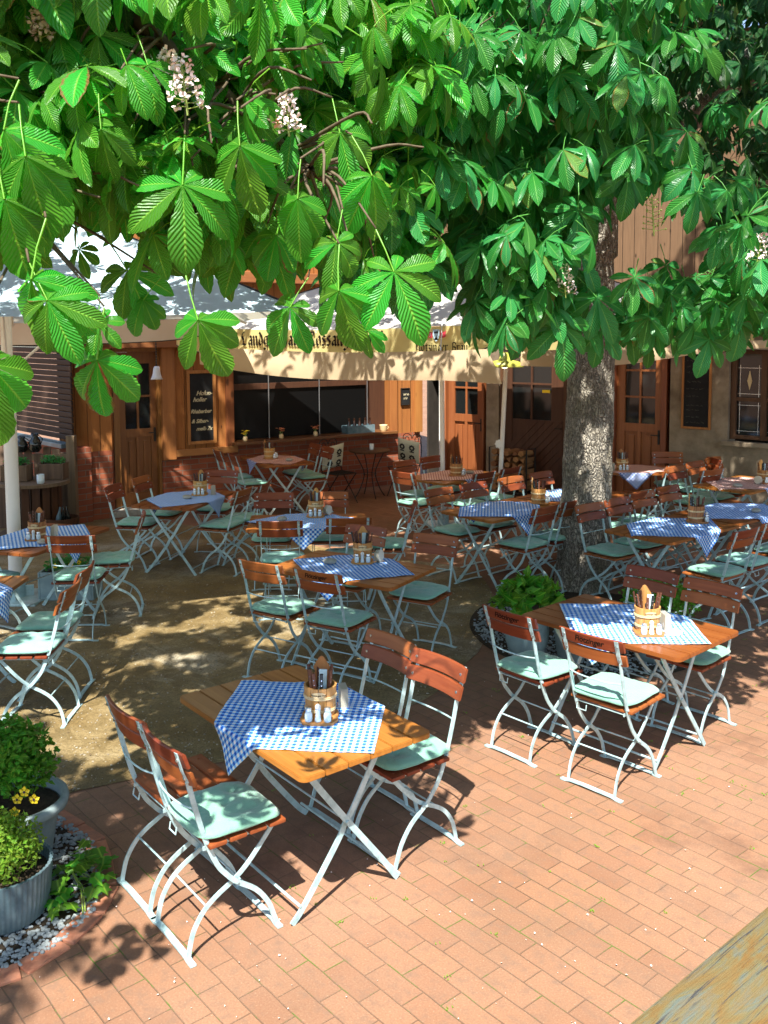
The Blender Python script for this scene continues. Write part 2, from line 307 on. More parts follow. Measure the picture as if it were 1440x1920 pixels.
dv=g.new('VectorMath',operation='ADD',ins={0:g.coord('Object',(34,34,15)),1:g.new('VectorMath',operation='SCALE',ins={0:g.new('TexNoise',ins={'Vector':g.coord('Object',(14,14,9)),'Scale':1.,'Detail':4.}).outputs['Color'],'Scale':3.2}).outputs[0]}).outputs[0]
n4=g.new('TexVoronoi',feature='DISTANCE_TO_EDGE',ins={'Vector':dv,'Scale':1.}).outputs['Distance']; fl=g.new('TexVoronoi',ins={'Vector':dv,'Scale':1.}).outputs['Color']; col=g.mix(g.math('MULTIPLY',g.new('SeparateColor',ins={0:fl}).outputs[0],.35),col,(.20,.18,.13)); col=g.mix(g.ramp(n4,[(.015,(.7,.7,.7)),(.09,(0,0,0))]),col,(.085,.07,.05)); n6=g.noise(g.coord('Object',(70,70,30)),1,5,.75,1.); col=g.mix(g.ramp(n6,[(.42,(.8,.8,.8)),(.52,(0,0,0))]),col,(.10,.085,.06)); n4=g.math('MINIMUM',g.math('MULTIPLY',n4,3.),.8); g.set(Base_Color=col); g.bump(g.math('ADD',n,g.math('MULTIPLY',n4,1.2)),1.,.03); MAT['bark']=m
def fabric(name,c,t,mixf=.4):
    m=bpy.data.materials.new(name); m.use_nodes=True; g=N(m); n=g.noise(g.coord('Object',(2,2,2)),1,5,.6); sp_=g.noise(g.coord('Object',(30,30,30)),1,3,.7)
    col=g.mix(g.ramp(n,[(.4,(0,0,0)),(.75,(.5,.5,.5))]),c,tuple(q*.7 for q in c)); 
    g.set(Base_Color=col,Roughness=.9); tr=g.new('BsdfTranslucent',ins={0:(*t,1)}); mx=g.new('MixShader',ins={0:mixf,1:g.b.outputs[0],2:tr.outputs[0]}); g.l.new(mx.outputs[0],g.n['Material Output'].inputs[0]); return m
MAT['canvas_skylit']=fabric('skylit_parasol_canvas',(.62,.82,.90),(.80,.74,.58),.30)  # skylight blue put into the white canvas colour of the left parasol
MAT['canvas']=fabric('cream_parasol_canvas',(.82,.81,.74),(.86,.60,.36),.42)
MAT['canvas_beige']=fabric('beige_canvas',(.62,.48,.30),(.70,.48,.24),.35)
MAT['valance']=fabric('yellow_valance',(.76,.66,.28),(.82,.66,.25),.45)
MAT['red']=M('red_ribbon_paint',(.5,.03,.05),.7); MAT['blue_print']=M('pale_blue_print',(.45,.62,.72),.7)
MAT['grey_cushion']=simple_noise('pale_print_cushion',[(.50,.50,.36),(.58,.58,.44)],12,.9,.2,.002)
m=M('lamp_glow',(.9,.8,.3),.3); m.node_tree.nodes['Principled BSDF'].inputs['Emission Color'].default_value=(1,.85,.4,1); m.node_tree.nodes['Principled BSDF'].inputs['Emission Strength'].default_value=3; MAT['bulb']=m
MAT['olive']=M('olive_lamp_enamel',(.38,.38,.06),.35)
# weathered rail wood: ochre with grey-blue streaks
m=M('weathered_rail_wood',(.5,.3,.1),.8); g=N(m); v=g.coord('Object',(3,30,30)); n=g.noise(v,1.5,6,.7,1.6); n2=g.noise(g.coord('Object',(4,11,11)),1,6,.7,1.5); cr=g.noise(g.coord('Object',(4,95,95)),1,5,.7,1.2)
col=g.ramp(n2,[(.36,(.145,.075,.015)),(.5,(.13,.11,.045)),(.62,(.09,.12,.105))]); col=g.mix(g.ramp(n,[(.4,(.6,.6,.6)),(.6,(0,0,0))]),col,(.165,.095,.024)); col=g.mix(g.ramp(cr,[(.36,(1,1,1)),(.44,(0,0,0))]),col,(.03,.03,.035))
g.set(Base_Color=col); g.bump(g.math('ADD',cr,n),.6,.006); MAT['rail']=m
# ------------------------------------------------------------------ blackletter lettering drawn with a broad nib
def _mn(x,y0=0,y1=1): return [(x-.1,y1),(x,y1-.13),(x,y0+.13),(x+.12,y0)]
_o=[(.35,1),(.1,.75),(.1,.2),(.3,0),(.54,.25),(.54,.8),(.35,1)]; _a=[[(.1,.85),(.3,1),(.5,.85),(.5,.12),(.62,0)],[(.5,.55),(.2,.5),(.1,.25),(.25,.02),(.5,.2)]]
GL={'n':([_mn(.1),[(.1,.72),(.35,1),(.52,.86),(.52,.12),(.64,0)]],.8),'a':(_a,.75),'ä':(_a+[[(.2,1.3),(.22,1.22)],[(.45,1.3),(.47,1.22)]],.75),
'd':([[(.12,1.4),(.52,.85),(.52,.2),(.3,0),(.1,.2),(.1,.7),(.3,.92)]],.72),'g':([[(.5,.95),(.2,.92),(.1,.6),(.1,.3),(.3,.1),(.5,.3)],[(.52,.98),(.52,-.25),(.25,-.45),(.05,-.3)]],.75),
's':([[(.5,.9),(.25,1),(.1,.8),(.5,.35),(.35,.02),(.05,.12)]],.65),'t':([[(.25,1.25),(.25,.15),(.4,0),(.5,.08)],[(.05,.92),(.48,.92)]],.58),
'h':([[(.1,1.45),(.1,.1),(.2,0)],[(.1,.72),(.35,1),(.54,.8),(.52,.1),(.3,-.35)]],.76),'o':([_o],.74),'ö':([_o,[(.2,1.3),(.22,1.22)],[(.45,1.3),(.47,1.22)]],.74),
'f':([[(.5,1.35),(.32,1.48),(.2,1.2),(.2,-.3)],[(.02,.92),(.45,.92)]],.55),'u':([[(0,1),(.1,.87),(.1,.15),(.28,0),(.5,.22)],_mn(.52)],.8),'e':([[(.1,.5),(.5,.75),(.35,1),(.1,.75),(.1,.2),(.28,0),(.52,.15)]],.66),
'r':([_mn(.12),[(.12,.78),(.32,1),(.48,.88)]],.6),'i':([_mn(.12),[(.14,1.32),(.16,1.26)]],.42),'l':([[(.12,1.45),(.12,.12),(.25,0)]],.42),'z':([[(.1,.95),(.45,.95),(.2,.5),(.47,.35),(.42,0),(.1,-.35)]],.62),
'L':([[(.6,1.45),(.25,1.3),(.15,.95),(.4,.6),(.32,.15),(.02,.02)],[(.3,.14),(.7,0),(.92,.16)]],1.05),'H':([[(.05,1.25),(.3,1.45),(.32,.12),(.1,0)],[(.32,.8),(.62,1.05),(.86,.8),(.8,.1),(.55,-.4)]],1.1),
'F':([[(.12,1.15),(.45,1.42),(.98,1.45)],[(.38,1.38),(.38,.2),(.05,.02)],[(.38,.75),(.75,.82)]],.9),'B':([[(.1,1.2),(.3,1.42),(.3,.05)],[(.3,1.38),(.72,1.42),(.82,1.1),(.42,.8),(.84,.6),(.78,.1),(.3,.02),(.02,.18)]],1.05),
'R':([[(.1,1.2),(.3,1.42),(.3,.05),(.05,0)],[(.3,1.38),(.72,1.42),(.82,1.1),(.42,.8),(.62,.5),(.8,0),(.98,.1)]],1.05)}
def blackletter(txt,xh,nib=.19):
    mb=MB(); x=0; nx,ny=nib*.5*.8,nib*.5*.75
    for ch in txt:
        if ch==' ': x+=.55; continue
        st,wd=GL[ch]
        for k,pl in enumerate(st):
            for p,q in zip(pl[:-1],pl[1:]):
                z=.0002*(k+1)
                a=[(p[0]-nx,p[1]-ny),(p[0]+nx,p[1]+ny),(q[0]+nx,q[1]+ny),(q[0]-nx,q[1]-ny)]
                mb.add([((x+u)*xh,-z,v*xh) for u,v in a],[(0,1,2,3)])
        x+=wd
    W=x*xh; mb.v=[(u-W/2,v,z-xh*.5) for u,v,z in mb.v]; return mb,W
def place(o,m): o.matrix_local=m; return o
def frame(P,u):
    u=Vector((u[0],u[1],0)).normalized(); d=Vector((-u.y,u.x,0)); return Matrix(((u.x,d.x,0,P[0]),(u.y,d.y,0,P[1]),(0,0,1,0),(0,0,0,1)))
# ------------------------------------------------------------------ the ground
def sheet(name,poly,z,mat,kind='structure'):
    mb=MB().add([(x,y,z) for x,y in poly],[tuple(range(len(poly)))]); return tag(mb.build(name,mat),kind=kind)
sheet('ground',[(-150,-150),(150,-150),(150,150),(-150,150)],0,MAT['brick_pave'])
gp=smoothpath([(-9,4.3),(-3.2,4.35),(-2.05,4.72),(-1.745,4.93),(-1.382,5.12),(-.5,5.55),(.246,6.2),(.596,6.88),(.81,7.46),(1.0,8.3),(1.02,9.05),(.93,9.6),(.62,9.95),(-.1,10.3),(-.9,10.9),(-1.8,11.6),(-3.2,12.35),(-5,12.7),(-9,13)],6)
gp=[(x+.018*noise.noise((x*5,y*5,0)),y+.018*noise.noise((x*5,y*5,3))) for x,y in gp]
sheet('gravel_court',gp,.004,MAT['gravel'])
def border(name,path,wid,mat,h,L=.115,skew=0):
    """a course of edging bricks set end to end along a path"""
    mb=MB(); P=[Vector((x,y)) for x,y in path]; acc=0; i=0; d=0; segs=[]
    tot=sum((b-a).length for a,b in zip(P,P[1:])); n=int(tot/L)
    def at_(s):
        for a,b in zip(P,P[1:]):
            l=(b-a).length
            if s<=l: return a+(b-a)*(s/l),(b-a).normalized()
            s-=l
        return P[-1],(P[-1]-P[-2]).normalized()
    for k in range(n):
        p,t=at_((k+.5)*L); m=Matrix.Rotation(math.atan2(t.y,t.x)+rng.uniform(-.04,.04),4,'Z')
        mb.box((p.x,p.y,h/2-.02+rng.uniform(-.003,.003)),(L-.007,wid,h),m,.004)
    return tag(mb.build(name,mat),kind='structure')
ring1=smoothpath([(-2.4,3.35),(-1.95,3.3),(-1.6,3.42),(-1.42,3.56),(-1.31,3.76),(-1.27,3.98),(-1.33,4.2),(-1.44,4.43),(-1.58,4.58),(-1.76,4.74)],6)
sheet('planting_bed',[(x,y) for x,y in ring1]+[(-2.6,4.7),(-2.8,3.5)],.007,MAT['soil'])
border('bed_edging',ring1,.1,MAT['edge'],.032,.2)
c2=(1.72,7.75); r2=1.0
ring2=[(c2[0]+r2*math.cos(a)*1.0,c2[1]+r2*math.sin(a)*1.15) for a in np.linspace(0,2*PI,60,endpoint=False)]
sheet('tree_bed',ring2,.006,MAT['soil'])
def stones(name,pts,s0,s1,mat,z=.012):
    mb=MB(); ico=[];
    bm=bmesh.new(); bmesh.ops.create_icosphere(bm,subdivisions=1,radius=1); iv=[v.co.copy() for v in bm.verts]; fi=[[v.index for v in f.verts] for f in bm.faces]; bm.free()
    for x,y in pts:
        s=rng.uniform(s0,s1); m=Matrix.Rotation(rng.uniform(0,6),3,'Z')@Matrix.Rotation(rng.uniform(-.4,.4),3,'X'); k=(s*rng.uniform(.8,1.5),s*rng.uniform(.7,1.1),s*rng.uniform(.45,.8))
        mb.add([m@Vector((v.x*k[0],v.y*k[1],v.z*k[2]))+Vector((x,y,z)) for v in iv],fi)
    return tag(mb.build(name,mat),kind='stuff')
def inpoly(x,y,P):
    c=False
    for i in range(len(P)):
        x1,y1=P[i-1]; x2,y2=P[i]
        if (y1>y)!=(y2>y) and x<(x2-x1)*(y-y1)/(y2-y1)+x1: c=not c
    return c
bedp=[(x,y) for x,y in ring1]+[(-2.6,4.7),(-2.8,3.5)]
pts=[]
while len(pts)<2600:
    x,y=rng.uniform(-2.1,-1.25),rng.uniform(3.3,4.75)
    if inpoly(x,y,bedp): pts.append((x,y))
stones('pebbles',pts,.006,.013,MAT['pebble'])
pts=[]
while len(pts)<2200:
    a,q=rng.uniform(PI*.75,PI*2.05),math.sqrt(rng.uniform(.1,.93)); pts.append((c2[0]+r2*q*math.cos(a),c2[1]+r2*1.15*q*math.sin(a)))
tag(stones('bed_pebbles',pts,.006,.014,MAT['pebble']),kind='stuff')
# small litter: petals, crumbs of moss in the joints
mb=MB()
for _ in range(300):
    y=3.2+9*rng.random()**1.6; x=rng.uniform(-.42,.42)*y+rng.uniform(-.2,.2); s=rng.uniform(.002,.006); a=rng.uniform(0,6); zz=.006+rng.random()*.004
    mb.add([(x+s*math.cos(a+q)*(1 if k%2 else .6),y+s*math.sin(a+q),zz+(.003 if k==0 else 0)) for k,q in enumerate((0,1.3,2.6,4.2))],[(0,1,2,3)])
tag(mb.build('fallen_petals',MAT['blossom']),kind='stuff')
mb=MB(); th=-R(49.5)
for _ in range(420):
    k=rng.randint(20,90); y0=rng.uniform(-3,3); c,s=math.cos(R(49.5)),math.sin(R(49.5)); u=rng.uniform(-5,4); v_=k*.110
    x=u*c+v_*s; y=-u*s+v_*c
    if y<3.2 or abs(x)>.45*y or inpoly(x,y,gp): continue
    for q in range(rng.randint(2,6)):
        px,py=x+rng.uniform(-.015,.015),y+rng.uniform(-.012,.012); mb.add([(px,py,.004),(px+rng.uniform(-.008,.008),py+.004,.012),(px+.006,py-.004,.006)],[(0,1,2)])
tag(mb.build('joint_moss',MAT['leaf_yellow']),kind='stuff')
mb=MB()
for _ in range(1500):
    y=4+9*rng.random(); x=rng.uniform(-.45,.45)*y; 
    if not inpoly(x,y,gp): continue
    s_=rng.uniform(.004,.013); a=rng.uniform(0,6); z=.009; t_=rng.uniform(.3,.8)
    mb.add([(x+s_*math.cos(a),y+s_*math.sin(a),z),(x+s_*t_*math.cos(a+1.6),y+s_*t_*math.sin(a+1.6),z+.004),(x-s_*math.cos(a),y-s_*math.sin(a),z),(x+s_*t_*math.cos(a-1.6),y+s_*t_*math.sin(a-1.6),z+.002)],[(0,1,2,3)])
tag(mb.build('leaf_litter',simple_noise('dry_leaf_crumbs',[(.08,.045,.02),(.30,.22,.12)],40,.9,0)),kind='stuff')
gpts=[]
while len(gpts)<2500:
    y=4.4+5*rng.random()**1.4; x=rng.uniform(-.44,.2)*y
    if inpoly(x,y,gp): gpts.append((x,y))
stones('gravel_stones',gpts,.003,.008,simple_noise('court_stones',[(.16,.12,.07),(.42,.38,.30)],7,.8,.1),.006)
# ------------------------------------------------------------------ the inn
inn=empty('inn_building',(0,13,0),0,'brick and timber inn with serving hatch, panelled doors and plaster wing','inn')
INN=Matrix.Translation((0,-13,0))
F1=INN@frame((-3.4,12.9),(.8365,.548)); F2=INN@frame((.532,15.48),(.7805,-.6251)); F0=INN@frame((-7.26,15.54),(.678,-.735))
def uvbox(mb,uv,s0,s1,d0,d1,z0,z1):
    """box with wall UVs (metres along the wall, metres up)"""
    V=[];UV=[]
    for face in (((s0,d0,z0),(s1,d0,z0),(s1,d0,z1),(s0,d0,z1)),((s1,d1,z0),(s0,d1,z0),(s0,d1,z1),(s1,d1,z1)),((s0,d1,z0),(s0,d0,z0),(s0,d0,z1),(s0,d1,z1)),((s1,d0,z0),(s1,d1,z0),(s1,d1,z1),(s1,d0,z1)),((s0,d0,z1),(s1,d0,z1),(s1,d1,z1),(s0,d1,z1)),((s0,d1,z0),(s1,d1,z0),(s1,d0,z0),(s0,d0,z0))):
        n=len(mb.v); mb.v+=[tuple(p) for p in face]; mb.f.append((n,n+1,n+2,n+3)); uv+=[(p[0]+p[1],p[2]) for p in face]
def wallpart(name,boxes,mat,fr,parent=inn,poly=None):
    mb=MB(); uv=[]
    for b in boxes: uvbox(mb,uv,*b)
    if poly:
        for P,z0,z1 in poly:
            acc=0
            for (a,b) in zip(P,P[1:]+P[:1]):
                L=math.dist(a,b); n=len(mb.v); mb.v+=[(a[0],a[1],z0),(b[0],b[1],z0),(b[0],b[1],z1),(a[0],a[1],z1)]; mb.f.append((n,n+1,n+2,n+3)); uv+=[(acc,z0),(acc+L,z0),(acc+L,z1),(acc,z1)]; acc+=L
            n=len(mb.v); mb.v+=[(x,y,z1) for x,y in P]; mb.f.append(tuple(range(n,n+len(P)))); uv+=[(x,y) for x,y in P]
    o=mb.build(name,mat,parent,uvs=uv); 
    if fr is not None: place(o,fr)
    return o
pier=[(-1.0,.12),(-.69,-.14),(-.42,-.14),(-.36,-.02),(-.36,.35),(-1.0,.35)]
wallpart('brick_wall',[(.34,1.41,0,.3,0,.82),(1.41,4.78,.0,.3,0,.84)],MAT['wall_brick'],F1,poly=[(pier,0,.93)])
wallpart('timber_wall',[(.36,.70,0,.2,.82,2.3),(.70,1.12,.02,.2,.82,2.3),(1.12,1.41,0,.2,.82,2.3),(4.2,4.78,-.0,.3,.84,2.3),(-1.1,5.0,-.05,.3,2.42,6.3)],MAT['timber'],F1,poly=[([(x*.98,y+.01) for x,y in pier],.93,2.42)])
for s0,s1,d0,d1,z0,z1 in ((.33,.52,-.07,.02,.72,2.42),(4.16,4.3,-.05,.02,.84,2.3),(4.66,4.8,-.05,.02,.84,2.3),(1.3,1.42,-.04,.02,.84,2.3)): place(MB().box(((s0+s1)/2,(d0+d1)/2,(z0+z1)/2),(s1-s0,d1-d0,z1-z0),None,.008).build('post',MAT['beam'],inn),F1)
lw=woodmat('lintel_wood',(.42,.18,.055),(.30,.11,.035),0,.55,.1,.8,True)
for c_,d_ in (((2.0,-.06,2.36),(6.2,.14,.12)),((2.0,-.1,4.6),(6.2,.2,.2)),((.9,-.03,.80),(1.14,.05,.1)),((2.0,-.12,3.3),(6.2,.2,.16))): place(MB().box(c_,d_,None,.01).build('beam',lw,inn),F1)
# doors ------------------------------------------------
def door(fr,s0,s1,z0,z1,rec,mat,gs,gz,cols,rows,label,hs,panels=2,glass=MAT['darkglass'],frw=.09,jamb=True,diag=False):
    mb=MB(); cx=(s0+s1)/2; W=s1-s0
    g0,g1=gs; h0,h1=gz
    for a,b,c,d in ((s0,g0,z0,z1),(g1,s1,z0,z1),(g0,g1,h1,z1)): mb.box(((a+b)/2,rec,(c+d)/2),(b-a,.05,d-c),None,.003)
    if diag:
        mb.box(((g0+g1)/2,rec+.012,(z0+h0)/2),(g1-g0,.03,h0-z0)); k=0
        n=9
        for i in range(n):
            x=g0+(i+.5)*(g1-g0)/n
        for i in range(-6,9):
            p=[(g0+i*.13,z0),(g0+i*.13+.12,z0)]
            q=[]
            L=h0-z0
            poly=[(p[0][0],z0),(p[1][0],z0),(p[1][0]+L,h0),(p[0][0]+L,h0)]
            # clip to the leaf
            def clip(P,ax,lim,keep):
                o=[]
                for a,b in zip(P,P[1:]+P[:1]):
                    ia,ib=keep(a[ax]-lim),keep(b[ax]-lim)
                    if ia: o.append(a)
                    if ia!=ib: t=(lim-a[ax])/(b[ax]-a[ax]); o.append((a[0]+(b[0]-a[0])*t,a[1]+(b[1]-a[1])*t))
                return o
            poly=clip(poly,0,s0+.04,lambda d:d>=0)
            if len(poly)>2: poly=clip(poly,0,s1-.04,lambda d:d<=0)
            if len(poly)>2: mb.prism(poly,0,.012,Matrix(((1,0,0,0),(0,0,-1,rec-.024),(0,1,0,0),(0,0,0,1))))
    else:
        mb.box(((g0+g1)/2,rec,h0-.06),(g1-g0,.05,.12),None,.003); mb.box(((g0+g1)/2,rec,z0+.1),(g1-g0,.05,.2),None,.003)
        zt=h0-.12; zb=z0+.2; mb.box(((g0+g1)/2,rec+.015,(zt+zb)/2),(g1-g0,.02,zt-zb))
        mb.box((cx,rec,(zt+zb)/2),(.05,.05,zt-zb),None,.003)
        for sx in (-1,1): mb.box((cx+sx*(g1-g0+.05)/4,rec-.002,(zt+zb)/2),((g1-g0)/2-.13,.03,zt-zb-.1),None,.008)
    for i in range(1,cols): x=g0+(g1-g0)*i/cols; mb.box((x,rec,(h0+h1)/2),(.028,.04,h1-h0),None,.002)
    for i in range(1,rows): z=h0+(h1-h0)*i/rows; mb.box(((g0+g1)/2,rec,z),(g1-g0,.038,.028),None,.002)
    o=place(mb.build('door',mat,inn),fr); tag(o,label)
    p=MB().box(((g0+g1)/2,rec+.012,(h0+h1)/2),(g1-g0+.02,.006,h1-h0+.02)).build('pane',glass,o)
    hb=MB(); hb.box((hs,rec-.03,z0+1.0),(.03,.01,.2),None,.003); hb.tube([(hs,rec-.03,z0+1.03),(hs,rec-.07,z0+1.03),(hs+(-.1 if hs>cx else .1),rec-.07,z0+1.03)],.008); hb.build('handle',MAT['iron'],o)
    if jamb:
        j=MB()
        for a in (s0-frw,s1): j.box((a+frw/2,rec-.04,(z0+z1)/2),(frw-.004,.12,z1-z0+.002),None,.004)
        j.box((cx,rec-.04,z1+frw/2+.003),(W+2*frw,.12,frw),None,.004); place(j.build('door_frame',mat,inn),fr)
    return o
door(F1,-.24,.30,.08,2.24,.14,MAT['door'],(-.14,.22),(1.17,2.08),2,2,'oak front door with four small panes over two panels',.27)
place(MB().box((.02,.05,.04),(.9,.4,.08),None,.01).build('door_step',MAT['stone'],inn),F1)
# hatch -----------------------------------------------
mb=MB(); mb.box((2.79,.12,.885),(2.84,.62,.045),None,.008); place(mb.build('counter',woodmat('counter_wood',(.20,.09,.03),(.13,.05,.02),0,.35,.3),inn),F1)
ms=M('thin_steel',(.30,.31,.32),.35,metal=.7)
for s in (1.43,2.03,2.9,3.78): place(MB().box((s,.06,1.6),(.012,.012,1.38)).build('mullion',ms,inn),F1)
mb=MB(); mb.box((2.61,.075,1.70),(2.36,.03,.09),None,.004); mb.box((2.61,.075,2.27),(2.36,.03,.06)); mb.box((3.99,.2,1.6),(.40,.05,1.4)); place(mb.build('hatch_frame',MAT['darkwood'],inn),F1)
place(MB().box((2.6,.095,1.6),(2.34,.006,1.36)).build('hatch_glass',MAT['hatchglass'],inn),F1)
# interior shell behind both wings, coloured near black to put in the rooms' shade
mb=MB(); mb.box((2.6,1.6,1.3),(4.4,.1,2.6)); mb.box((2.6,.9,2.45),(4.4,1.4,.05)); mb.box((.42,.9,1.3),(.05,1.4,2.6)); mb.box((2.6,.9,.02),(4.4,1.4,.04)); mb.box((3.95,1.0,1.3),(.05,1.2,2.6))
place(mb.build('room',simple_noise('unlit_room_walls',[(.03,.025,.02),(.06,.05,.04)],2,.9,0),inn),F1)
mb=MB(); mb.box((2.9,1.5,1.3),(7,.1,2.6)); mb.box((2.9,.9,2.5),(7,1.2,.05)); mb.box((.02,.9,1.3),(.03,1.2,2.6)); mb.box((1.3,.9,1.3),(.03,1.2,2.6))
place(mb.build('room',bpy.data.materials['unlit_room_walls'],inn),F2)
# plaster wing ------------------------------------------
wallpart('plaster_wall',[(1.37,1.6,0,.3,0,2.45),(2.95,3.43,0,.3,0,2.45),(4.33,5.12,0,.3,0,2.45),(5.12,6.6,0,.3,0,1.02),(5.12,6.6,0,.3,2.25,2.45),(6.6,10,0,.3,0,2.45)],MAT['plaster'],F2)
wallpart('weathered_boarding',[(-.2,10,-.06,.3,2.45,6.3)],MAT['weathered'],F2)
mb=MB(); mb.box((.54,-.02,1.2),(.065,.08,2.4),None,.004); place(mb.build('door_post',MAT['white_metal'],inn),F2)
door(F2,.60,1.28,.02,2.16,.10,MAT['door_red'],(.72,1.16),(1.18,2.03),2,2,'brown panelled corner door with glazed top',1.23,frw=.04)
door(F2,1.68,2.72,.02,2.36,.08,MAT['darkwood'],(1.80,2.48),(1.16,2.25),2,2,'dark door of slanting planks with square window',2.66,frw=.05,diag=True)
MB().box((2.40,.04,1.60),(.13,.004,.045)).build('sticker',MAT['yellow'],bpy.data.objects['door.002'])
wallpart('dark_boarding',[(2.77,2.95,.0,.1,0,2.45)],MAT['darkwood'],F2)
door(F2,3.52,4.2,.02,2.42,.10,MAT['door_red'],(3.64,4.09),(1.2,2.32),2,3,'red-brown door with six dark panes beside the chalkboard',4.15,frw=.08)
mb=MB()
for s in (5.16,5.545,5.96): mb.box((s,.1,1.65),(.07,.07,1.16),None,.004)
for z in (1.10,1.60,2.22): mb.box((5.56,.1,z),(.86,.06,.05),None,.004)
wn=place(mb.build('window',MAT['darkwood'],inn),F2); tag(wn,'small dark-framed window with leaded coloured glass')
MB().box((5.55,.13,1.65),(.8,.008,1.12)).build('pane',MAT['darkglass'],wn)
mb=MB()
for cx in (5.35,5.75):
    for zc in (1.84,1.35):
        for q in (-.12,.12): mb.box((cx+q,.118,zc),(.004,.006,.42))
        for q in (-.17,.17): mb.box((cx,.117,zc+q),(.32,.006,.004))
mb.build('leading',MAT['chrome'],wn)
for cx in (5.35,5.75): MB().prism([(cx,1.72),(cx+.03,1.84),(cx,1.98),(cx-.03,1.84)],0,.004,Matrix(((1,0,0,0),(0,0,-1,.119),(0,1,0,0),(0,0,0,1)))).build('diamond_glass',MAT['hoop'],wn)
place(MB().box((5.6,-.03,1.02),(1.1,.12,.06),None,.008).build('window_sill',MAT['plaster'],inn),F2)
# shutter bay at the left ---------------------------------
wallpart('brick_wall',[(-1,4.66,0,.3,0,1.0)],MAT['wall_brick'],F0)
wallpart('timber_wall',[(-1,4.7,-.02,.3,2.42,6.3),(-1,1.2,-.02,.3,1.0,2.42)],MAT['timber'],F0)
mb=MB()
for i in range(17): z=1.14+i*.076; mb.box((2.93,.06,z),(3.46,.03,.07),Matrix.Rotation(.12,4,'X'),.01)
place(mb.build('roller_shutter',MAT['shutter'],inn),F0)
place(MB().box((2.93,-.04,1.05),(3.5,.16,.06),None,.006).build('window_sill',M('blue_grey_sill',(.12,.18,.22),.4,metal=.4),inn),F0)
mb=MB(); rm=MAT['tile']
for P in (((-1.2,-.7,6.2),(5.2,-.7,6.2),(5.2,4.2,9.2),(-1.2,4.2,9.2)),): mb.add(P,[(0,1,2,3)]); mb.add([(a,b,c+.2) for a,b,c in P],[(3,2,1,0)])
place(mb.build('roof',rm,inn),F1)
mb=MB(); P=((-.3,-.7,6.2),(10,-.7,6.2),(10,4.2,9.2),(-.3,4.2,9.2)); mb.add(P,[(0,1,2,3)]); mb.add([(a,b,c+.2) for a,b,c in P],[(3,2,1,0)]); place(mb.build('roof',rm,inn),F2)
# things fixed to the walls, each liftable
WF1=frame((-3.4,12.9),(.8365,.548)); WF2=frame((.532,15.48),(.7805,-.6251)); WF0=frame((-7.26,15.54),(.678,-.735))
def wallthing(name,fr,s,z,label,cat,off=0):
    o=empty(name,(0,0,0),0,label,cat); o.matrix_world=fr@Matrix.Translation((s,off,z)); return o
def frame_board(name,fr,s,z,w_,h,label,cat,fm,off=-.03,bw=.045):
    o=wallthing(name,fr,s,z,label,cat,off); mb=MB()
    for x in (-1,1): mb.box((x*(w_/2-bw/2),0,0),(bw,.03,h),None,.003)
    for q in (-1,1): mb.box((0,0,q*(h/2-bw/2)),(w_-2*bw,.028,bw),None,.003)
    mb.build('frame',fm,o); b=MB().box((0,.004,0),(w_-2*bw+.004,.012,h-2*bw+.004)).build('slate',MAT['board'],o); return o
def chalk(o,lines,size,x0=0):
    for txt,x,z,sz in lines:
        me=text_mesh(txt,sz,.0005,.35,.0012,.95,'LEFT'); me.transform(Matrix.Translation((x,-.004,z))@Matrix.Rotation(PI/2,4,'X')); c=link('chalk_writing',me,o,MAT['chalk'])
b1=frame_board('chalkboard',WF1,.92,1.44,.44,1.06,'chalkboard listing rhubarb and elder drinks between the oak door and the hatch','chalkboard',MAT['beam'])
chalk(b1,[('Holun-',-.08,.20,.09),('holler',-.13,.11,.09),('Rhabarber',-.17,-.06,.078),('& Silber-',-.16,-.20,.078),('melb 7x',-.09,-.31,.078)],.1)
b2=frame_board('chalkboard',WF2,4.70,1.70,.40,1.04,'tall chalkboard with faint writing on the plaster wall between door and window','chalkboard',MAT['beam'],-.02,.03)
mb=MB()
for zz in (.40,.32,.24,.12,.02,-.08,-.2,-.26,-.36,-.43):
    x=-.13
    while x<rng.uniform(.0,.12):
        n=rng.randint(4,9); P=[(x+i*.007,-.012,zz+rng.uniform(-.012,.012)) for i in range(n)]; mb.tube(P,.0012,4); x+=n*.007+.012
mb.build('chalk_writing',M('faint_chalk',(.14,.13,.09),.95),b2)
o=frame_board('small_slate_sign',WF1,4.47,1.44,.17,.28,'tiny dark sign with white lettering on the timber pillar right of the hatch','sign',MAT['iron'],-.02,.012)
chalk(o,[('W W',-.045,.03,.05),('U U',-.04,-.03,.045)],.05)
o=wallthing('wall_socket',WF1,-.80,.46,'white square wall socket on the dark side of the brick pier','socket',-.02); o.matrix_world=WF1@Matrix.Translation((-.86,-.02,.50))@Matrix.Rotation(-.7,4,'Z')
MB().box((0,0,0),(.08,.03,.08),None,.006).build('cover',MAT['white_metal'],o); MB().lathe([(.02,-.004),(.02,.004)],16).build('dial',MAT['stone'],o).matrix_local=Matrix.Translation((0,-.016,0))@Matrix.Rotation(PI/2,4,'X')
o=empty('bell_lamp',(-2.85,11.75,2.0),0,'white bell-shaped lamp hanging on a chain before the oak door','lamp')
mb=MB(); prof=[(.012,.09),(.03,.085),(.042,.05),(.048,.0),(.062,-.05),(.078,-.075),(.074,-.075),(.058,-.048),(.044,0),(.036,.05),(.01,.08)]; mb.lathe(prof,28,cap=False); mb.build('shade',M('white_bell_enamel',(.62,.66,.74),.5),o,smooth=True)
mb=MB(); mb.tube([(0,0,.085),(0,0,.62)],.004,6); 
for i in range(16): mb.lathe([(.009,.1+i*.032),(.011,.11+i*.032),(.009,.12+i*.032)],6)
mb.build('chain',MAT['iron'],o)
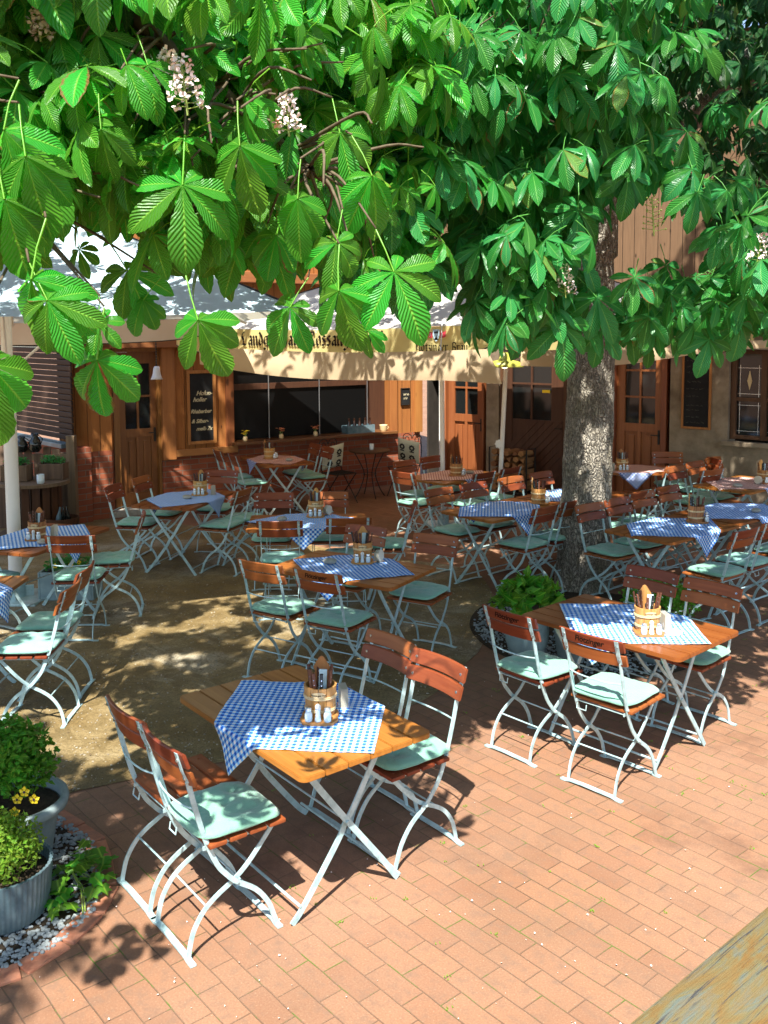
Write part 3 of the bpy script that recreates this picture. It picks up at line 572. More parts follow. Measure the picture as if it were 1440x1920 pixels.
# lamp bracket rail carrying the chain
MB().tube([(-.55,.0,.62),(.65,.12,.62)],.012,8).build('rail',MAT['white_metal'],o)
# ------------------------------------------------------------------ parasols
def canopy(name,corners,ze,peak,zp,label,base,pole_r,pole_mat,vedges,vh=.3,sagz=.10,ribs=True,crank=None,basew=.5,textf=None,edge_mat=None,top_mat=None):
    bx,by=base; o=empty(name,(bx,by,0),0,label,'parasol','cream parasols over the terrace')
    C=[Vector((x-bx,y-by,ze)) for x,y in corners]; Pk=Vector((peak[0]-bx,peak[1]-by,zp)); n=len(C)
    mb=MB(); K=14
    for i in range(n):
        A,B=C[i],C[(i+1)%n]; idx={}
        for r in range(K+1):
            t=r/K
            for c in range(K+1):
                s=c/K; p=Pk.lerp(A.lerp(B,s),t); p.z-=sagz*math.sin(PI*t)*(.35+.65*math.sin(PI*s)**.7); p.z-=.05*math.sin(PI*s)*t
                p.z+=.012*noise.noise((p.x*2,p.y*2,i)); idx[r,c]=len(mb.v); mb.v.append(tuple(p))
        for r in range(K):
            for c in range(K):
                a,b,c_,d=idx[r,c],idx[r+1,c],idx[r+1,c+1],idx[r,c+1]
                mb.f.append((a,b,c_,d) if r else (b,c_,d))
    can=mb.build('canopy',top_mat or MAT['canvas'],o,smooth=True)
    sm=MB()
    for i in range(n):
        A=C[i]; P=[]
        for r in range(K+1):
            t=r/K; p=Pk.lerp(A,t); p.z-=sagz*math.sin(PI*t)*.35-.004; P.append(p)
        sm.tube(P,.008,5)
    sm.build('seam',MAT['iron'],can)
    if ribs:
        for i in range(n):
            for q in ((0,) if n>4 else (0,.5)):
                E=C[i].lerp(C[(i+1)%n],q); E=E.copy(); E.z-=.03+(.05 if q else 0); top=Pk.copy(); top.z-=.12; mid=top.lerp(E,.5); mid.z-=sagz*.9
                mb=MB(); mb.tube([top,mid,E],.014,6); hub=Pk.copy(); hub.z=ze-.55; hub.x*=0.0 if False else 1; mb.tube([hub,mid],.011,6); mb.build('rib',MAT['white_metal'],o)
    for (i,hh) in vedges:
        A,B=C[i],C[(i+1)%n]; mb=MB(); K2=40
        for r in range(5):
            for c in range(K2+1):
                s=c/K2; p=A.lerp(B,s); p.z-=.05*math.sin(PI*s); h=hh*(1-.28*(abs(2*s-1)**8)); out=(B-A).cross(Vector((0,0,1))).normalized(); p+=out*(.004*math.sin(s*37+r*.4)*(r/4))
                p.z-=h*r/4; mb.v.append(tuple(p))
        for r in range(4):
            for c in range(K2): a=r*(K2+1)+c; mb.f.append((a,a+1,a+K2+2,a+K2+1))
        v=mb.build('valance',edge_mat or MAT['canvas'],can,smooth=True)
        e=MB(); e.tube([mb.v[4*(K2+1)+c] for c in range(K2+1)],.006,5); e.build('binding',MAT['iron'],v)
    mb=MB(); mb.lathe([(pole_r,.03),(pole_r,ze-.5),(pole_r*.8,ze-.5),(pole_r*.8,zp-.05)],20); mb.v=[(x+(Pk.x)*min(1,max(0,z/ze)),y+Pk.y*min(1,max(0,z/ze)),z) for x,y,z in mb.v]; mb.build('pole',pole_mat,o,auto=40)
    mb=MB(); mb.box((0,0,.012),(basew,basew,.024),None,.004); mb.lathe([(pole_r*1.35,.02),(pole_r*1.35,.16),(pole_r*1.05,.17)],20)
    for a in range(4): 
        q=a*PI/2+.3; mb.box((math.cos(q)*pole_r*1.9,math.sin(q)*pole_r*1.9,.07),(.01,pole_r*1.3,.11),Matrix.Rotation(q+PI/2,4,'Z'))
    mb.build('base_plate',MAT['steel'],o,auto=40)
    if crank:
        mb=MB(); mb.lathe([(.045,-.012),(.055,0),(.045,.012)],14); 
        for a in range(8): mb.add(*( (lambda b:(b.v,b.f))(MB().lathe([(.012,-.008),(.012,.008)],6,(.05*math.cos(a*PI/4),.05*math.sin(a*PI/4),0)))))
        c=mb.build('crank_wheel',MAT['white_metal'],o); c.matrix_local=Matrix.Translation((0,-pole_r-.03,crank))@Matrix.Rotation(PI/2,4,'X')
    return o,can
phi=R(20); c,s=math.cos(phi),math.sin(phi); hs=2.25; P1c=(-3.5,8.72)
cor=[(P1c[0]+a*c-b*s,P1c[1]+a*s+b*c) for a,b in ((-hs,-hs),(hs,-hs),(hs,hs),(-hs,hs))]
par1,can1=canopy('parasol',cor,2.68,P1c,3.95,'large cream parasol on the thick white pole at left, its top leaf-dappled',P1c,.062,MAT['white_metal'],[(2,.26)],crank=None,basew=.55,edge_mat=MAT['canvas'],top_mat=MAT['canvas_skylit'])
C2=[(1.06,9.42),(1.0,13.9),(-1.7,13.6),(-2.6,11.8)]
par2,can2=canopy('parasol',C2,2.58,(.74,12.05),3.55,'cream parasol in front of the hatch with black lettering on its yellow valance',(.76,12.0),.03,MAT['white_metal'],[(3,.32)],ribs=True,basew=.4,edge_mat=MAT['valance'])
C3=[(4.55,11.55),(4.15,12.1),(1.25,14.2),(1.14,9.36)]
par3,can3=canopy('parasol',C3,2.60,(1.62,12.25),3.6,'cream parasol right of the tree trunk with a crank wheel on its slim post',(1.52,12.35),.03,MAT['white_metal'],[(3,.34)],crank=1.02,basew=.4,edge_mat=MAT['valance'])
# lettering on the hatch parasol's valance
A=Vector((-2.6,11.8)); B=Vector((1.06,9.42)); u=(B-A).normalized(); nrm=Vector((u.y,-u.x))
val=[x for x in KIDS[can2.name] if x.name.startswith('valance')][0]
def on_valance(mb,t,z,mat,name):
    p=A.lerp(B,t)+nrm*.02; o=mb.build(name,mat,val); fr=frame((p.x-.76,p.y-12.0),(u.x,u.y)); o.matrix_local=Matrix.Translation((0,0,z))@fr; return o
b,_=blackletter('Landgasthaus Rossanger Hof',.108,.26); sc_x=2.02/_; b.v=[(x*sc_x,y,z) for x,y,z in b.v]; on_valance(b,.48,2.41,MAT['ink'],'lettering')
b,_=blackletter('Flötzinger Bräu',.066,.22); sc_x=.64/_; b.v=[(x*sc_x,y,z) for x,y,z in b.v]; on_valance(b,.875,2.335,MAT['ink'],'lettering')
XZ=Matrix(((1,0,0,0),(0,0,-1,0),(0,1,0,0),(0,0,0,1)))
mb=MB().prism([(-.04,.06),(.04,.06),(.04,0),(.025,-.045),(0,-.065),(-.025,-.045),(-.04,0)],0,.001,XZ); on_valance(mb,.862,2.47,MAT['blue_print'],'crest_shield')
mb=MB(); mb.prism([(-.03,-.045),(-.005,-.02),(0,.01),(.005,-.02),(.03,-.045),(.01,-.05),(-.01,-.05)],.001,.002,XZ)
for x in (-.016,0,.016): mb.prism([(x,.012),(x+.009,.03),(x,.048),(x-.009,.03)],.001,.002,XZ)
on_valance(mb,.862,2.47,MAT['ink'],'crest_plant')
mb=MB()
for sg in (-1,1): mb.prism([(sg*.045,.03),(sg*.095,.035),(sg*.12,.05),(sg*.112,.02),(sg*.12,-.01),(sg*.095,-.025),(sg*.045,-.028)][::sg],0,.001,XZ)
on_valance(mb,.862,2.47,MAT['red'],'crest_ribbon')
for sg,ch in ((-1,'B'),(1,'B')):
    b,_=blackletter(ch,.024,.2); b.v=[(x+sg*.072,y-.0015,z) for x,y,z in b.v]; on_valance(b,.862,2.47,MAT['canvas'],'lettering')
# small name on the left parasol's back valance
# loose rain flap hung between the parasols
mb=MB(); K=40; A3=Vector((-2.05,10.4,2.36)); B3=Vector((.98,8.95,2.34)); 
for r in range(9):
    for c in range(K+1):
        s=c/K; p=A3.lerp(B3,s); dr=.20+.13*s+.03*math.sin(s*5); tt=r/8; p.z-=dr*tt; p.z-=.05*math.sin(PI*s); p+=Vector((.35,-.9,0))*(.10*math.sin(tt*PI*.6)*(.5+.5*math.sin(s*9)))
        if s>.85: p.x+=.12*((s-.85)/.15)*tt; p.z-=.03*tt*((s-.85)/.15)
        mb.v.append(tuple(p))
for r in range(8):
    for c in range(K): a=r*(K+1)+c; mb.f.append((a,a+1,a+K+2,a+K+1))
fl=empty('rain_flap',(0,9.5,0),0,'long beige canvas flap sagging in front of the serving hatch','awning'); mb.v=[(x,y-9.5,z) for x,y,z in mb.v]; mb.build('canvas',MAT['canvas_beige'],fl,smooth=True)
mb=MB()
for s in (.05,.86): p=A3.lerp(B3,s); mb.tube([(p.x,p.y-9.5,p.z-.02),(p.x+.02,p.y-9.4,p.z+.25)],.006,5)
mb.build('cord',MAT['white_metal'],fl)
mb=MB(); A4=Vector((1.35,9.2,2.27)); B4=Vector((4.9,11.2,2.36))
for r in range(7):
    for c in range(K+1):
        s=c/K; p=A4.lerp(B4,s); tt=r/6; p.z-=(.10+.05*math.sin(s*6))*tt-.04*(1-tt); p+=Vector((-.3,-.9,0))*.05*math.sin(tt*2); mb.v.append((p.x,p.y-10,p.z))
for r in range(6):
    for c in range(K): a=r*(K+1)+c; mb.f.append((a,a+1,a+K+2,a+K+1))
fl=empty('rain_flap',(0,10,0),0,'beige canvas flap hanging right of the trunk before the plaster wing','awning'); mb.build('canvas',MAT['canvas_beige'],fl,smooth=True)
# olive heater lamp where the two valances meet
o=empty('hanging_lamp',(1.19,9.22,2.18),0,'olive-green hooded lamp with lit bulb at the corner between two valances','lamp')
mb=MB(); mb.lathe([(.02,.12),(.035,.11),(.045,.05),(.11,.03),(.15,-.02),(.145,-.025),(.10,.02),(.03,.03)],24,cap=False); mb.v=[(x*1.3,y*.7,z) for x,y,z in mb.v]; mb.build('hood',MAT['olive'],o,smooth=True)
mb=MB(); mb.lathe([(.0,-.04),(.03,-.03),(.035,0),(.02,.03)],12); mb.build('bulb',MAT['bulb'],o,smooth=True)
mb=MB(); mb.tube([(0,0,.1),(0,0,.38)],.008,6); mb.tube([(-.17,0,0),(-.22,.02,.0)],.012,6); mb.build('bracket',MAT['iron'],o)
# ------------------------------------------------------------------ garden chairs
PA=smoothpath([(-.19,.755),(-.16,.63),(-.116,.48),(-.07,.37),(-.03,.315),(.015,.267),(.104,.2),(.162,.123),(.19,.05),(.205,.006)],4)
PB=smoothpath([(.205,.447),(.13,.364),(.07,.306),(.015,.267),(-.073,.222),(-.129,.178),(-.171,.115),(-.19,.05),(-.197,.006)],4)
def make_chair(cushion=True,letter=False):
    t=empty('garden_chair')
    for sx in (-1,1):
        mb=MB(); mb.bar(PA,sx*.166,.021,.007)
        # the flattened, twisted top of the post that carries the slats
        mb.tube([(sx*.166,-.19,.755),(sx*.166,-.195,.77)],.009,6)
        P=[(-.19,.752),(-.212,.80),(-.238,.885)]; V=[]
        for (y,z) in P: V+=[(sx*.166-.011,y-.003,z),(sx*.166+.011,y-.003,z),(sx*.166+.011,y+.003,z),(sx*.166-.011,y+.003,z)]
        Fs=[(3,2,1,0),(8,9,10,11)]
        for i in range(2):
            for k in range(4): Fs.append((i*4+k,i*4+(k+1)%4,(i+1)*4+(k+1)%4,(i+1)*4+k))
        mb.add(V,Fs); mb.build('back_post',MAT['steel'],t)
        mb=MB(); mb.bar(PB,sx*.148,.020,.006); mb.build('leg',MAT['steel'],t)
        MB().tube([(sx*.14,.015,.267),(sx*.177,.015,.267)],.008,8).build('rivet',MAT['steel'],t); MB().tube([(sx*.155,-.116,.48),(sx*.177,-.116,.48)],.007,8).build('rivet',MAT['steel'],t)
    for y in (.205,-.197):
        P=[(-.195,y,.006),(-.165,y,.006),(-.13,y,.014),(-.05,y,.017),(.05,y,.015),(.13,y,.014),(.165,y,.006),(.195,y,.006)]; mb=MB(); V=[];Fs=[]
        for p in P: V+=[(p[0],y-.013,p[2]-.004),(p[0],y+.013,p[2]-.004),(p[0],y+.013,p[2]+.004),(p[0],y-.013,p[2]+.004)]
        for i in range(len(P)-1):
            for k in range(4): Fs.append((i*4+k,(i+1)*4+k,(i+1)*4+(k+1)%4,i*4+(k+1)%4))
        Fs+=[(0,1,2,3),tuple(len(V)-4+k for k in (3,2,1,0))]; mb.add(V,Fs); mb.build('floor_bar',MAT['steel'],t)
    for q in (smoothpath([(-.166,-.168,.635),(-.1,-.185,.63),(0,-.192,.628),(.1,-.185,.63),(.166,-.168,.635)],3),[(-.148,.06,.235),(.148,.06,.235)],[(-.148,-.11,.195),(.148,-.11,.195)]): MB().tube(q,.0045,7).build('stretcher',MAT['steel'],t)
    mb=MB()
    for sx in (-1,1): mb.box((sx*.152,.04,.448),(.006,.33,.016))
    for y in (-.1,.19): mb.box((0,y,.444),(.30,.016,.006))
    mb.tube([(-.14,-.13,.44),(-.14,-.135,.41),(-.08,-.135,.41),(-.08,-.13,.44)],.0035,6)
    mb.build('seat_frame',MAT['steel'],t)
    mb=MB()
    for i in range(4): mb.box((0,-.075+i*.092,.466),(.39,.078,.018),None,.005)
    for i in range(4):
        for sx in(-1,1): mb.lathe([(.006,0),(.0055,.0018),(.003,.003)],8,(sx*.152,-.075+i*.092,.475))
    seat=mb.build('seat',MAT['slat'],t,auto=35)
    # curved back slats
    bk=None
    for zc,yc in ((.853,-.222),(.772,-.193)):
        V=[];Fs=[]; K=12; h=.036; tl=.30; prof=[(-.009,-h+.004),(-.005,-h),(.005,-h),(.009,-h+.004),(.009,h-.004),(.005,h),(-.005,h),(-.009,h-.004)]
        for i in range(K+1):
            x=-.2+.4*i/K; yy=yc-.028*(1-(x/.2)**2)+.012; e=1-.10*(abs(x)/.2)**14
            for (a,b) in prof: V.append((x,yy+a*e-b*tl,zc+b*e))
        n=len(prof)
        for i in range(K):
            for k in range(n): Fs.append((i*n+k,(i+1)*n+k,(i+1)*n+(k+1)%n,i*n+(k+1)%n))
        Fs+=[tuple(range(n)),tuple(K*n+k for k in range(n-1,-1,-1))]
        mb=MB().add(V,Fs); o=mb.build('back_slat',MAT['slat'],t,auto=35)
        for sx in (-1,1):
            yy=yc-.028*(1-(.166/.2)**2)+.012; MB().tube([(sx*.166,yy-.018,zc),(sx*.166,yy+.0115,zc)],.0075,10).build('bolt',MAT['chrome'],o)
        if letter and zc>.8:
            me=text_mesh('Flötzinger',.048,.0004,.32,.0006,.95)
            for v in me.vertices:
                x=v.co.x; v.co=Vector((-x,yc-.028*(1-(x/.2)**2)+.012-.0098-v.co.y*tl-v.co.z,zc+v.co.y))
            me.flip_normals() if hasattr(me,'flip_normals') else None
            # readable from behind the chair
            for v in me.vertices: v.co.x=-v.co.x
            link('lettering',me,o,MAT['ink'])
    if cushion: make_cushion(t)
    return t
def make_cushion(t,mat=None,z=.478,seed=0,drop=0):
    bm=bmesh.new(); K=22; a=.198; g={}
    def pt(u,v,top):
        # rounded square outline
        r=max(abs(u),abs(v)); k=1
        if r>0:
            n=5; L=(abs(u)**n+abs(v)**n)**(1/n); k=r/L
        x,y=u*k*a,v*k*a; e=1-r**5; edge=max(e,0)**.5; k*=1; x+=.007*noise.noise((u*2.2+seed,v*2.2,seed+9))*r; y+=.007*noise.noise((u*2.2,v*2.2+seed,seed-9))*r
        tuft=0
        for tx,ty in ((0,0),(-.085,-.08),(.085,-.08),(-.085,.08),(.085,.08)): tuft+=math.exp(-((x-tx)**2+(y-ty)**2)/.0006)*(.013 if (tx,ty)!=(0,0) else .018)
        wr=.006*noise.noise((x*14+seed,y*14,seed))+.004*noise.noise((x*32,y*32+seed,2))
        th_=.021*edge*(1+.25*noise.noise((x*9+seed,y*9,seed+4)))
        fl=-.010*max(0,(y/a))**3
        if top: return Vector((x,y+.045,z+.008+.018+th_*1.15-tuft*edge+wr*edge*1.5+fl))
        return Vector((x,y+.045,z+.022-th_*.75+fl*.3))
    for top in (1,0):
        for i in range(K+1):
            for j in range(K+1):
                u,v=2*i/K-1,2*j/K-1
                if (i in(0,K) or j in(0,K)) and not top: g[i,j,0]=g[i,j,1]; continue
                g[i,j,top]=bm.verts.new(pt(u,v,top))
    for top in (1,0):
        for i in range(K):
            for j in range(K):
                q=[g[i,j,top],g[i+1,j,top],g[i+1,j+1,top],g[i,j+1,top]]
                try: bm.faces.new(q if top else q[::-1])
                except ValueError: pass
    me=bpy.data.meshes.new('cushion'); bm.to_mesh(me); bm.free(); me.shade_smooth()
    return link('cushion',me,t,mat or MAT['cushion'])
ch_plain=make_chair(); ch_let=make_chair(True,True); ch_bare=make_chair(False)
CUSH=[]
for i in range(5):
    q=make_cushion(None,None,.478,i*3.1); CUSH.append(q.data); bpy.data.objects.remove(q)
PROTO={'plain':[ch_plain,False],'let':[ch_let,False],'bare':[ch_bare,False]}
def place_chair(kind,x,y,yaw,label,group):
    """yaw: the direction the sitter faces, degrees from +X"""
    p=PROTO[kind]; o=p[0] if not p[1] else copy_tree(p[0]); p[1]=True
    o.location=(x,y,0); o.rotation_euler=(0,0,R(yaw)-PI/2+rng.uniform(-.03,.03)); tag(o,label,'chair',group)
    for c in o.children:
        if c.name.startswith('cushion'): c.data=rng.choice(CUSH); c.rotation_euler=(0,0,rng.uniform(-.05,.05)); c.location=(rng.uniform(-.01,.01),rng.uniform(-.01,.012),0)
    return o
# ------------------------------------------------------------------ tables
def make_table():
    t=empty('folding_table'); L,W=1.1,.7
    mb=MB(); pw=W/6
    for i in range(6):
        y=-W/2+pw*(i+.5); w_=pw-.005
        if i in(0,5):
            rr=.035; sg=-1 if i==0 else 1; yo=y+sg*w_/2; yi=y-sg*w_/2; P=[(-L/2,yi),(L/2,yi)]
            for k in range(6): a=k/5*PI/2; P.append((L/2-rr+rr*math.cos(a),yo-sg*rr+sg*rr*math.sin(a)))
            for k in range(6): a=PI/2+k/5*PI/2; P.append((-L/2+rr+rr*math.cos(a),yo-sg*rr+sg*rr*math.sin(a)))
            if sg<0: P=P[::-1]
            m=MB().prism(P,.716,.742); mb.add(m.v,m.f)
        else: mb.box((0,y,.729),(L,w_,.026))
    mb.build('tabletop',MAT['table'],t,bevel=.003,auto=35)
    fx=.367
    for sx in (-1,1):
        for sy in (-1,1):
            x=sx*(fx+.006*sy)
            P=smoothpath([(-sy*.235,.70),(-sy*.17,.60),(0,.375),(sy*.20,.12),(sy*.262,.035),(sy*.285,.006)] if sy*sx>0 else [(-sy*.235,.70),(-sy*.16,.60),(-sy*.045,.42),(0,.365),(sy*.045,.29),(sy*.22,.07),(sy*.285,.006)],4)
            MB().bar(P,x,.028,.007).build('leg',MAT['steel'],t)
    for sy in (-1,1):
        mb=MB(); mb.tube([(-fx,sy*.245,.075),(fx,sy*.245,.075)],.0065,8); mb.build('stretcher',MAT['steel'],t)
        mb=MB(); mb.box((0,sy*.235,.705),(.82,.025,.012)); mb.build('support_rail',MAT['steel'],t)
    mb=MB()
    for sx in(-1,1): mb.box((sx*.36,0,.709),(.025,.6,.008)); mb.tube([(sx*.385,0,.37),(sx*.345,0,.37)],.009,8)
    mb.tube([(-.36,-.03,.40),(.36,-.03,.40)],.005,6)
    mb.build('bracket',MAT['steel'],t); return t
tb0=make_table(); used=[False]
TD=dict(T1=(-.404,4.242,-.897),T2=(1.473,5.574,-.826),T3=(-.249,6.939,-.543),T4=(-.72,8.66,.06),T5=(-2.13,9.93,1.3),T6=(-1.5,12.9,-1.1),T7=(-3.0,8.03,1.26),T8=(-2.95,6.2,1.57),
T9=(.844,11.4,.795),T10=(1.187,9.24,.717),T11=(2.03,9.98,.717),T12=(3.14,11.85,-.1),T13=(4.15,10.7,.74),T14=(2.59,8.31,.69),T15=(3.43,9.05,.69))
TP=dict(T1='the front table',T2='the sunlit table before the trunk',T3='the middle gravel table',T4='the table behind the middle gravel table',T5='the table before the oak door',T6='the table under the hatch counter',
T7='the table beside the white pole',T8='the table cut off by the left edge',T9='the table before the corner door',T10='the table left of the trunk',T11='the table half hidden by the trunk',T12='the table before the six-pane door',T13='the far right table by the window',T14='the blue-clothed table right of the trunk',T15='the table at the right edge')
TL=dict(T1='front slatted folding table half in sun with yellowish left end',T2='sunlit folding table standing before the tree trunk and its potted plants',T3='shaded folding table in the middle of the gravel court',T4='folding table between the middle gravel table and the hatch, cloth tip hanging to the viewer',T5='folding table before the oak door at the back left of the gravel',
T6='farthest folding table under the hatch counter against the brick wall',T7='folding table beside the thick white parasol pole at left',T8='folding table cut off by the left edge behind two tufted cushions',T9='folding table before the corner door beside the post with crank wheel',T10='folding table with checked cloth just left of the trunk',T11='folding table half hidden behind the tree trunk',
T12='folding table with hanging cloth corner before the red-brown six-pane door',T13='folding table at far right near the leaded window',T14='folding table right of the trunk with a blue cloth corner hanging',T15='folding table at the right edge joined end to end with the blue-clothed one')
def cloth(side,rot,hang_vis,seed,fold=None):
    """a square cloth laid cornerwise over the table (table frame), its tips falling over the long edges"""
    K=70; V=[];UV=[];Fs=[]; cr,sr=math.cos(rot),math.sin(rot); EW=.3525; EL=.5525; z0=.7435
    for i in range(K+1):
        for j in range(K+1):
            u,v=(i/K-.5)*side,(j/K-.5)*side; a,b=u*cr-v*sr,u*sr+v*cr
            wr=.0048*noise.noise((a*7+seed,b*7,seed*.7))+.002*noise.noise((a*16,b*16+seed,1)); wr=max(0,wr+.0012)*1.6+.0022*(math.exp(-(u/.006)**2)+math.exp(-(v/.006)**2)+.6*math.exp(-((abs(u)-side/4)/.006)**2))
            edge=min(side/2-abs(u),side/2-abs(v)); wr+=.004*max(0,noise.noise((a*9+seed*3,b*9,5)))*math.exp(-max(edge,0)/.04)
            z=z0+.001+wr; y=b; x=a
            ov=abs(b)-EW
            if ov>0:
                s=1 if b>0 else -1; r_=.012; arc=r_*PI/2
                if ov<arc: q=ov/r_; y=s*(EW+r_*math.sin(q)); z=z0+.001-r_*(1-math.cos(q))+wr*(1-ov/arc)
                else:
                    dn=ov-arc; y=s*(EW+r_+.012*math.sin(a*17+seed)*min(1,dn/.08)+dn*.10); z=z0+.001-r_-dn*.985
            ov=abs(x)-EL
            if ov>0: s=1 if x>0 else -1; z=z0-ov*.9; x=s*(EL+.1*ov)
            V.append((x,y,z)); UV.append((u,v))
    for i in range(K):
        for j in range(K): a=i*(K+1)+j; Fs.append((a,a+K+1,a+K+2,a+1))
    mb=MB(); mb.v=V; mb.f=Fs; return mb,UV
CL=dict(T1=(.76,.80,.02,0,'blue and white checked cloth half in full sun on the front table'),T2=(.76,.76,.02,0,'checked cloth bleached by sun on the table before the trunk'),T3=(.74,.86,0,.0,'blue checked cloth with a puckered back edge on the middle gravel table'),T4=(.78,.76,-.02,-.08,'pale checked cloth with a blue tip hanging toward the middle gravel table'),
T5=(.80,.80,.0,0,'checked cloth on the table before the oak door, navy corner hanging at right'),T6=(.78,.78,0,0,'pinkish checked cloth with blue tip on the table under the hatch counter'),T7=(.80,.72,.02,-.1,'pale checked cloth with bright blue rim on the table beside the thick white pole'),T8=(.78,.8,0,0,'blue cloth edge on the table cut off by the left edge'),
T9=(.78,.75,0,0,'pinkish checked cloth with blue tip on the table before the corner door'),T10=(.80,.74,-.05,0,'checked cloth on the table just left of the trunk'),T11=(.78,.78,0,0,'checked cloth peeping out either side of the tree trunk'),T12=(.80,.82,0,.0,'pinkish checked cloth with hanging blue tip before the red-brown six-pane door'),
T13=(.82,.78,0,0,'pinkish checked cloth on the far right table by the leaded window'),T14=(.80,.72,0,0,'bright blue checked cloth with a long tip hanging right of the trunk'),T15=(.80,.8,0,0,'checked cloth cut off by the right edge, behind the blue-cornered one'))
for i,(k,(x,y,th)) in enumerate(TD.items()):
    o=tb0 if not used[0] else copy_tree(tb0); used[0]=True; o.location=(x,y,0); o.rotation_euler=(0,0,th); tag(o,TL[k],'table','folding beer-garden tables')
    sd_,rt,cx_,cy_,lab=CL[k]; mb,UV=cloth(sd_,rt+.0,0,i*3.7+1)
    c=mb.build('checked_tablecloth',MAT['gingham_warmlit' if k in('T6','T9','T12','T13') else 'gingham'],None,smooth=True,uvs=UV); m=c.modifiers.new('thickness','SOLIDIFY'); m.thickness=.0012; m.offset=1
    c.location=(x+cx_*math.cos(th),y+cx_*math.sin(th),0); c.rotation_euler=(0,0,th); tag(c,lab,'tablecloth','checked tablecloths')
# chairs: table, side (b-:-1, b+:+1, or 'e' for the end), along, out, yaw offset, kind, label
def rel(k,a,b,yawoff,kind,label):
    x,y,th=TD[k]; X=x+a*math.cos(th)-b*math.sin(th); Y=y+a*math.sin(th)+b*math.cos(th)
    face=math.degrees(th)+(90 if b<0 else -90)+yawoff; place_chair(kind,X,Y,face,label,'brown slatted garden chairs on galvanised frames')
CH=[('T1',.142,-.531,0,'plain','sunlit cushioned chair at the front left of the front table, nearest the viewer'),
('T1',-.238,-.526,0,'bare','cushionless chair showing bare slats on the left of the front table'),
('T1',.167,.51,0,'plain','chair with orange-lit back and half-shaded cushion right of the front table'),
('T1',-.235,.53,0,'plain','chair with leaf shadow on its back behind the cutlery bucket of the front table'),
('T2',.22,-.485,0,'let','sunlit lettered chair nearest the viewer at the table before the trunk'),
('T2',-.339,-.487,0,'let','lettered chair beside the round blue-grey pot, leaf shade on its cushion'),
('T2',.17,.50,0,'plain','chair right of the table before the trunk, back catching one sun patch'),
('T2',-.28,.52,0,'plain','chair behind the cutlery bucket of the table before the trunk'),
('T3',.16,-.46,0,'let','lettered chair with plump green cushion nearest the viewer at the middle gravel table'),
('T3',-.34,-.45,0,'plain','left chair on the near side of the middle gravel table'),
('T3',.34,.50,0,'plain','chair at the right of the middle gravel table facing the viewer'),
('T3',-.33,.52,0,'plain','chair behind the bucket of the middle gravel table, facing the viewer'),
('T4',-.22,-.44,-4,'plain','left chair with back to the viewer at the table just behind the middle gravel table'),
('T4',.36,-.36,5,'plain','right chair with back to the viewer at the table just behind the middle gravel table'),
('T4',-.36,.52,0,'plain','chair facing the viewer at the back left of the table behind the middle gravel table'),
('T4',.20,.52,0,'plain','chair facing the viewer behind the coaster stack of the table behind the middle gravel table'),
('T5',-.20,.52,6,'plain','nearer chair on the left of the table before the oak door'),
('T5',.36,.52,4,'plain','chair standing directly before the oak door'),
('T5',-.08,-.50,-4,'plain','nearer chair on the right of the table before the oak door, yellow-green cushion'),
('T5',.30,-.56,4,'plain','farther chair on the right of the table before the oak door'),
('T6',-.30,-.52,0,'plain','leftmost chair against the brick wall at the table under the hatch counter'),
('T6',.26,-.48,0,'plain','nearer left chair at the table under the hatch counter'),
('T6',-.30,.50,0,'plain','farther right chair at the table under the hatch counter'),
('T6',.16,.50,0,'plain','nearer right chair at the table under the hatch counter'),
('T9',-.28,-.50,0,'plain','nearest chair at the table before the corner door, back to the viewer'),
('T9',.22,-.50,0,'plain','farther right chair at the table before the corner door'),
('T9',-.22,.40,0,'plain','farther left chair at the table before the corner door'),
('T9',.30,.42,0,'plain','chair beyond the bucket at the table before the corner door'),
('T10',-.24,.46,0,'plain','left chair on the wall side of the table left of the trunk'),
('T10',.27,.46,0,'plain','middle chair on the wall side of the table left of the trunk'),
('T10',-.20,-.48,4,'plain','chair with back to the viewer at the table left of the trunk'),
('T10',.27,-.46,0,'plain','chair partly behind the trunk at the table left of it'),
('T11',-.22,.46,0,'plain','left chair on the wall side of the table half hidden by the trunk'),
('T11',.28,.46,0,'plain','right chair on the wall side of the table half hidden by the trunk'),
('T11',-.05,-.62,0,'plain','near chair just right of the trunk at the half-hidden table'),
('T11',.42,-.60,0,'plain','second near chair right of the trunk at the half-hidden table'),
('T13',-.25,.52,0,'plain','leftmost of the three chairs along the plaster wall at far right'),
('T13',.27,.56,0,'plain','middle of the three chairs along the plaster wall at far right'),
('T13',.79,.60,0,'plain','rightmost of the three chairs along the plaster wall at far right'),
('T14',-.28,.50,0,'plain','leftmost chair on the wall side of the table with hanging blue cloth corner'),
('T14',.18,.52,0,'plain','right chair on the wall side of the table with hanging blue cloth corner'),
('T15',-.46,.54,0,'plain','left chair on the wall side of the joined right-edge table, behind the bucket'),
('T15',.02,.56,0,'plain','right chair on the wall side of the joined right-edge table'),
('T14',-.20,-.60,0,'plain','nearer green-cushioned chair on the viewer side of the table with hanging blue cloth corner'),
('T14',.30,-.58,0,'plain','farther green-cushioned chair on the viewer side of the table with hanging blue cloth corner'),
('T15',-.22,-.62,0,'plain','chair at the right edge on the viewer side of the joined table')]
for c in CH: rel(*c)
G='brown slatted garden chairs on galvanised frames'
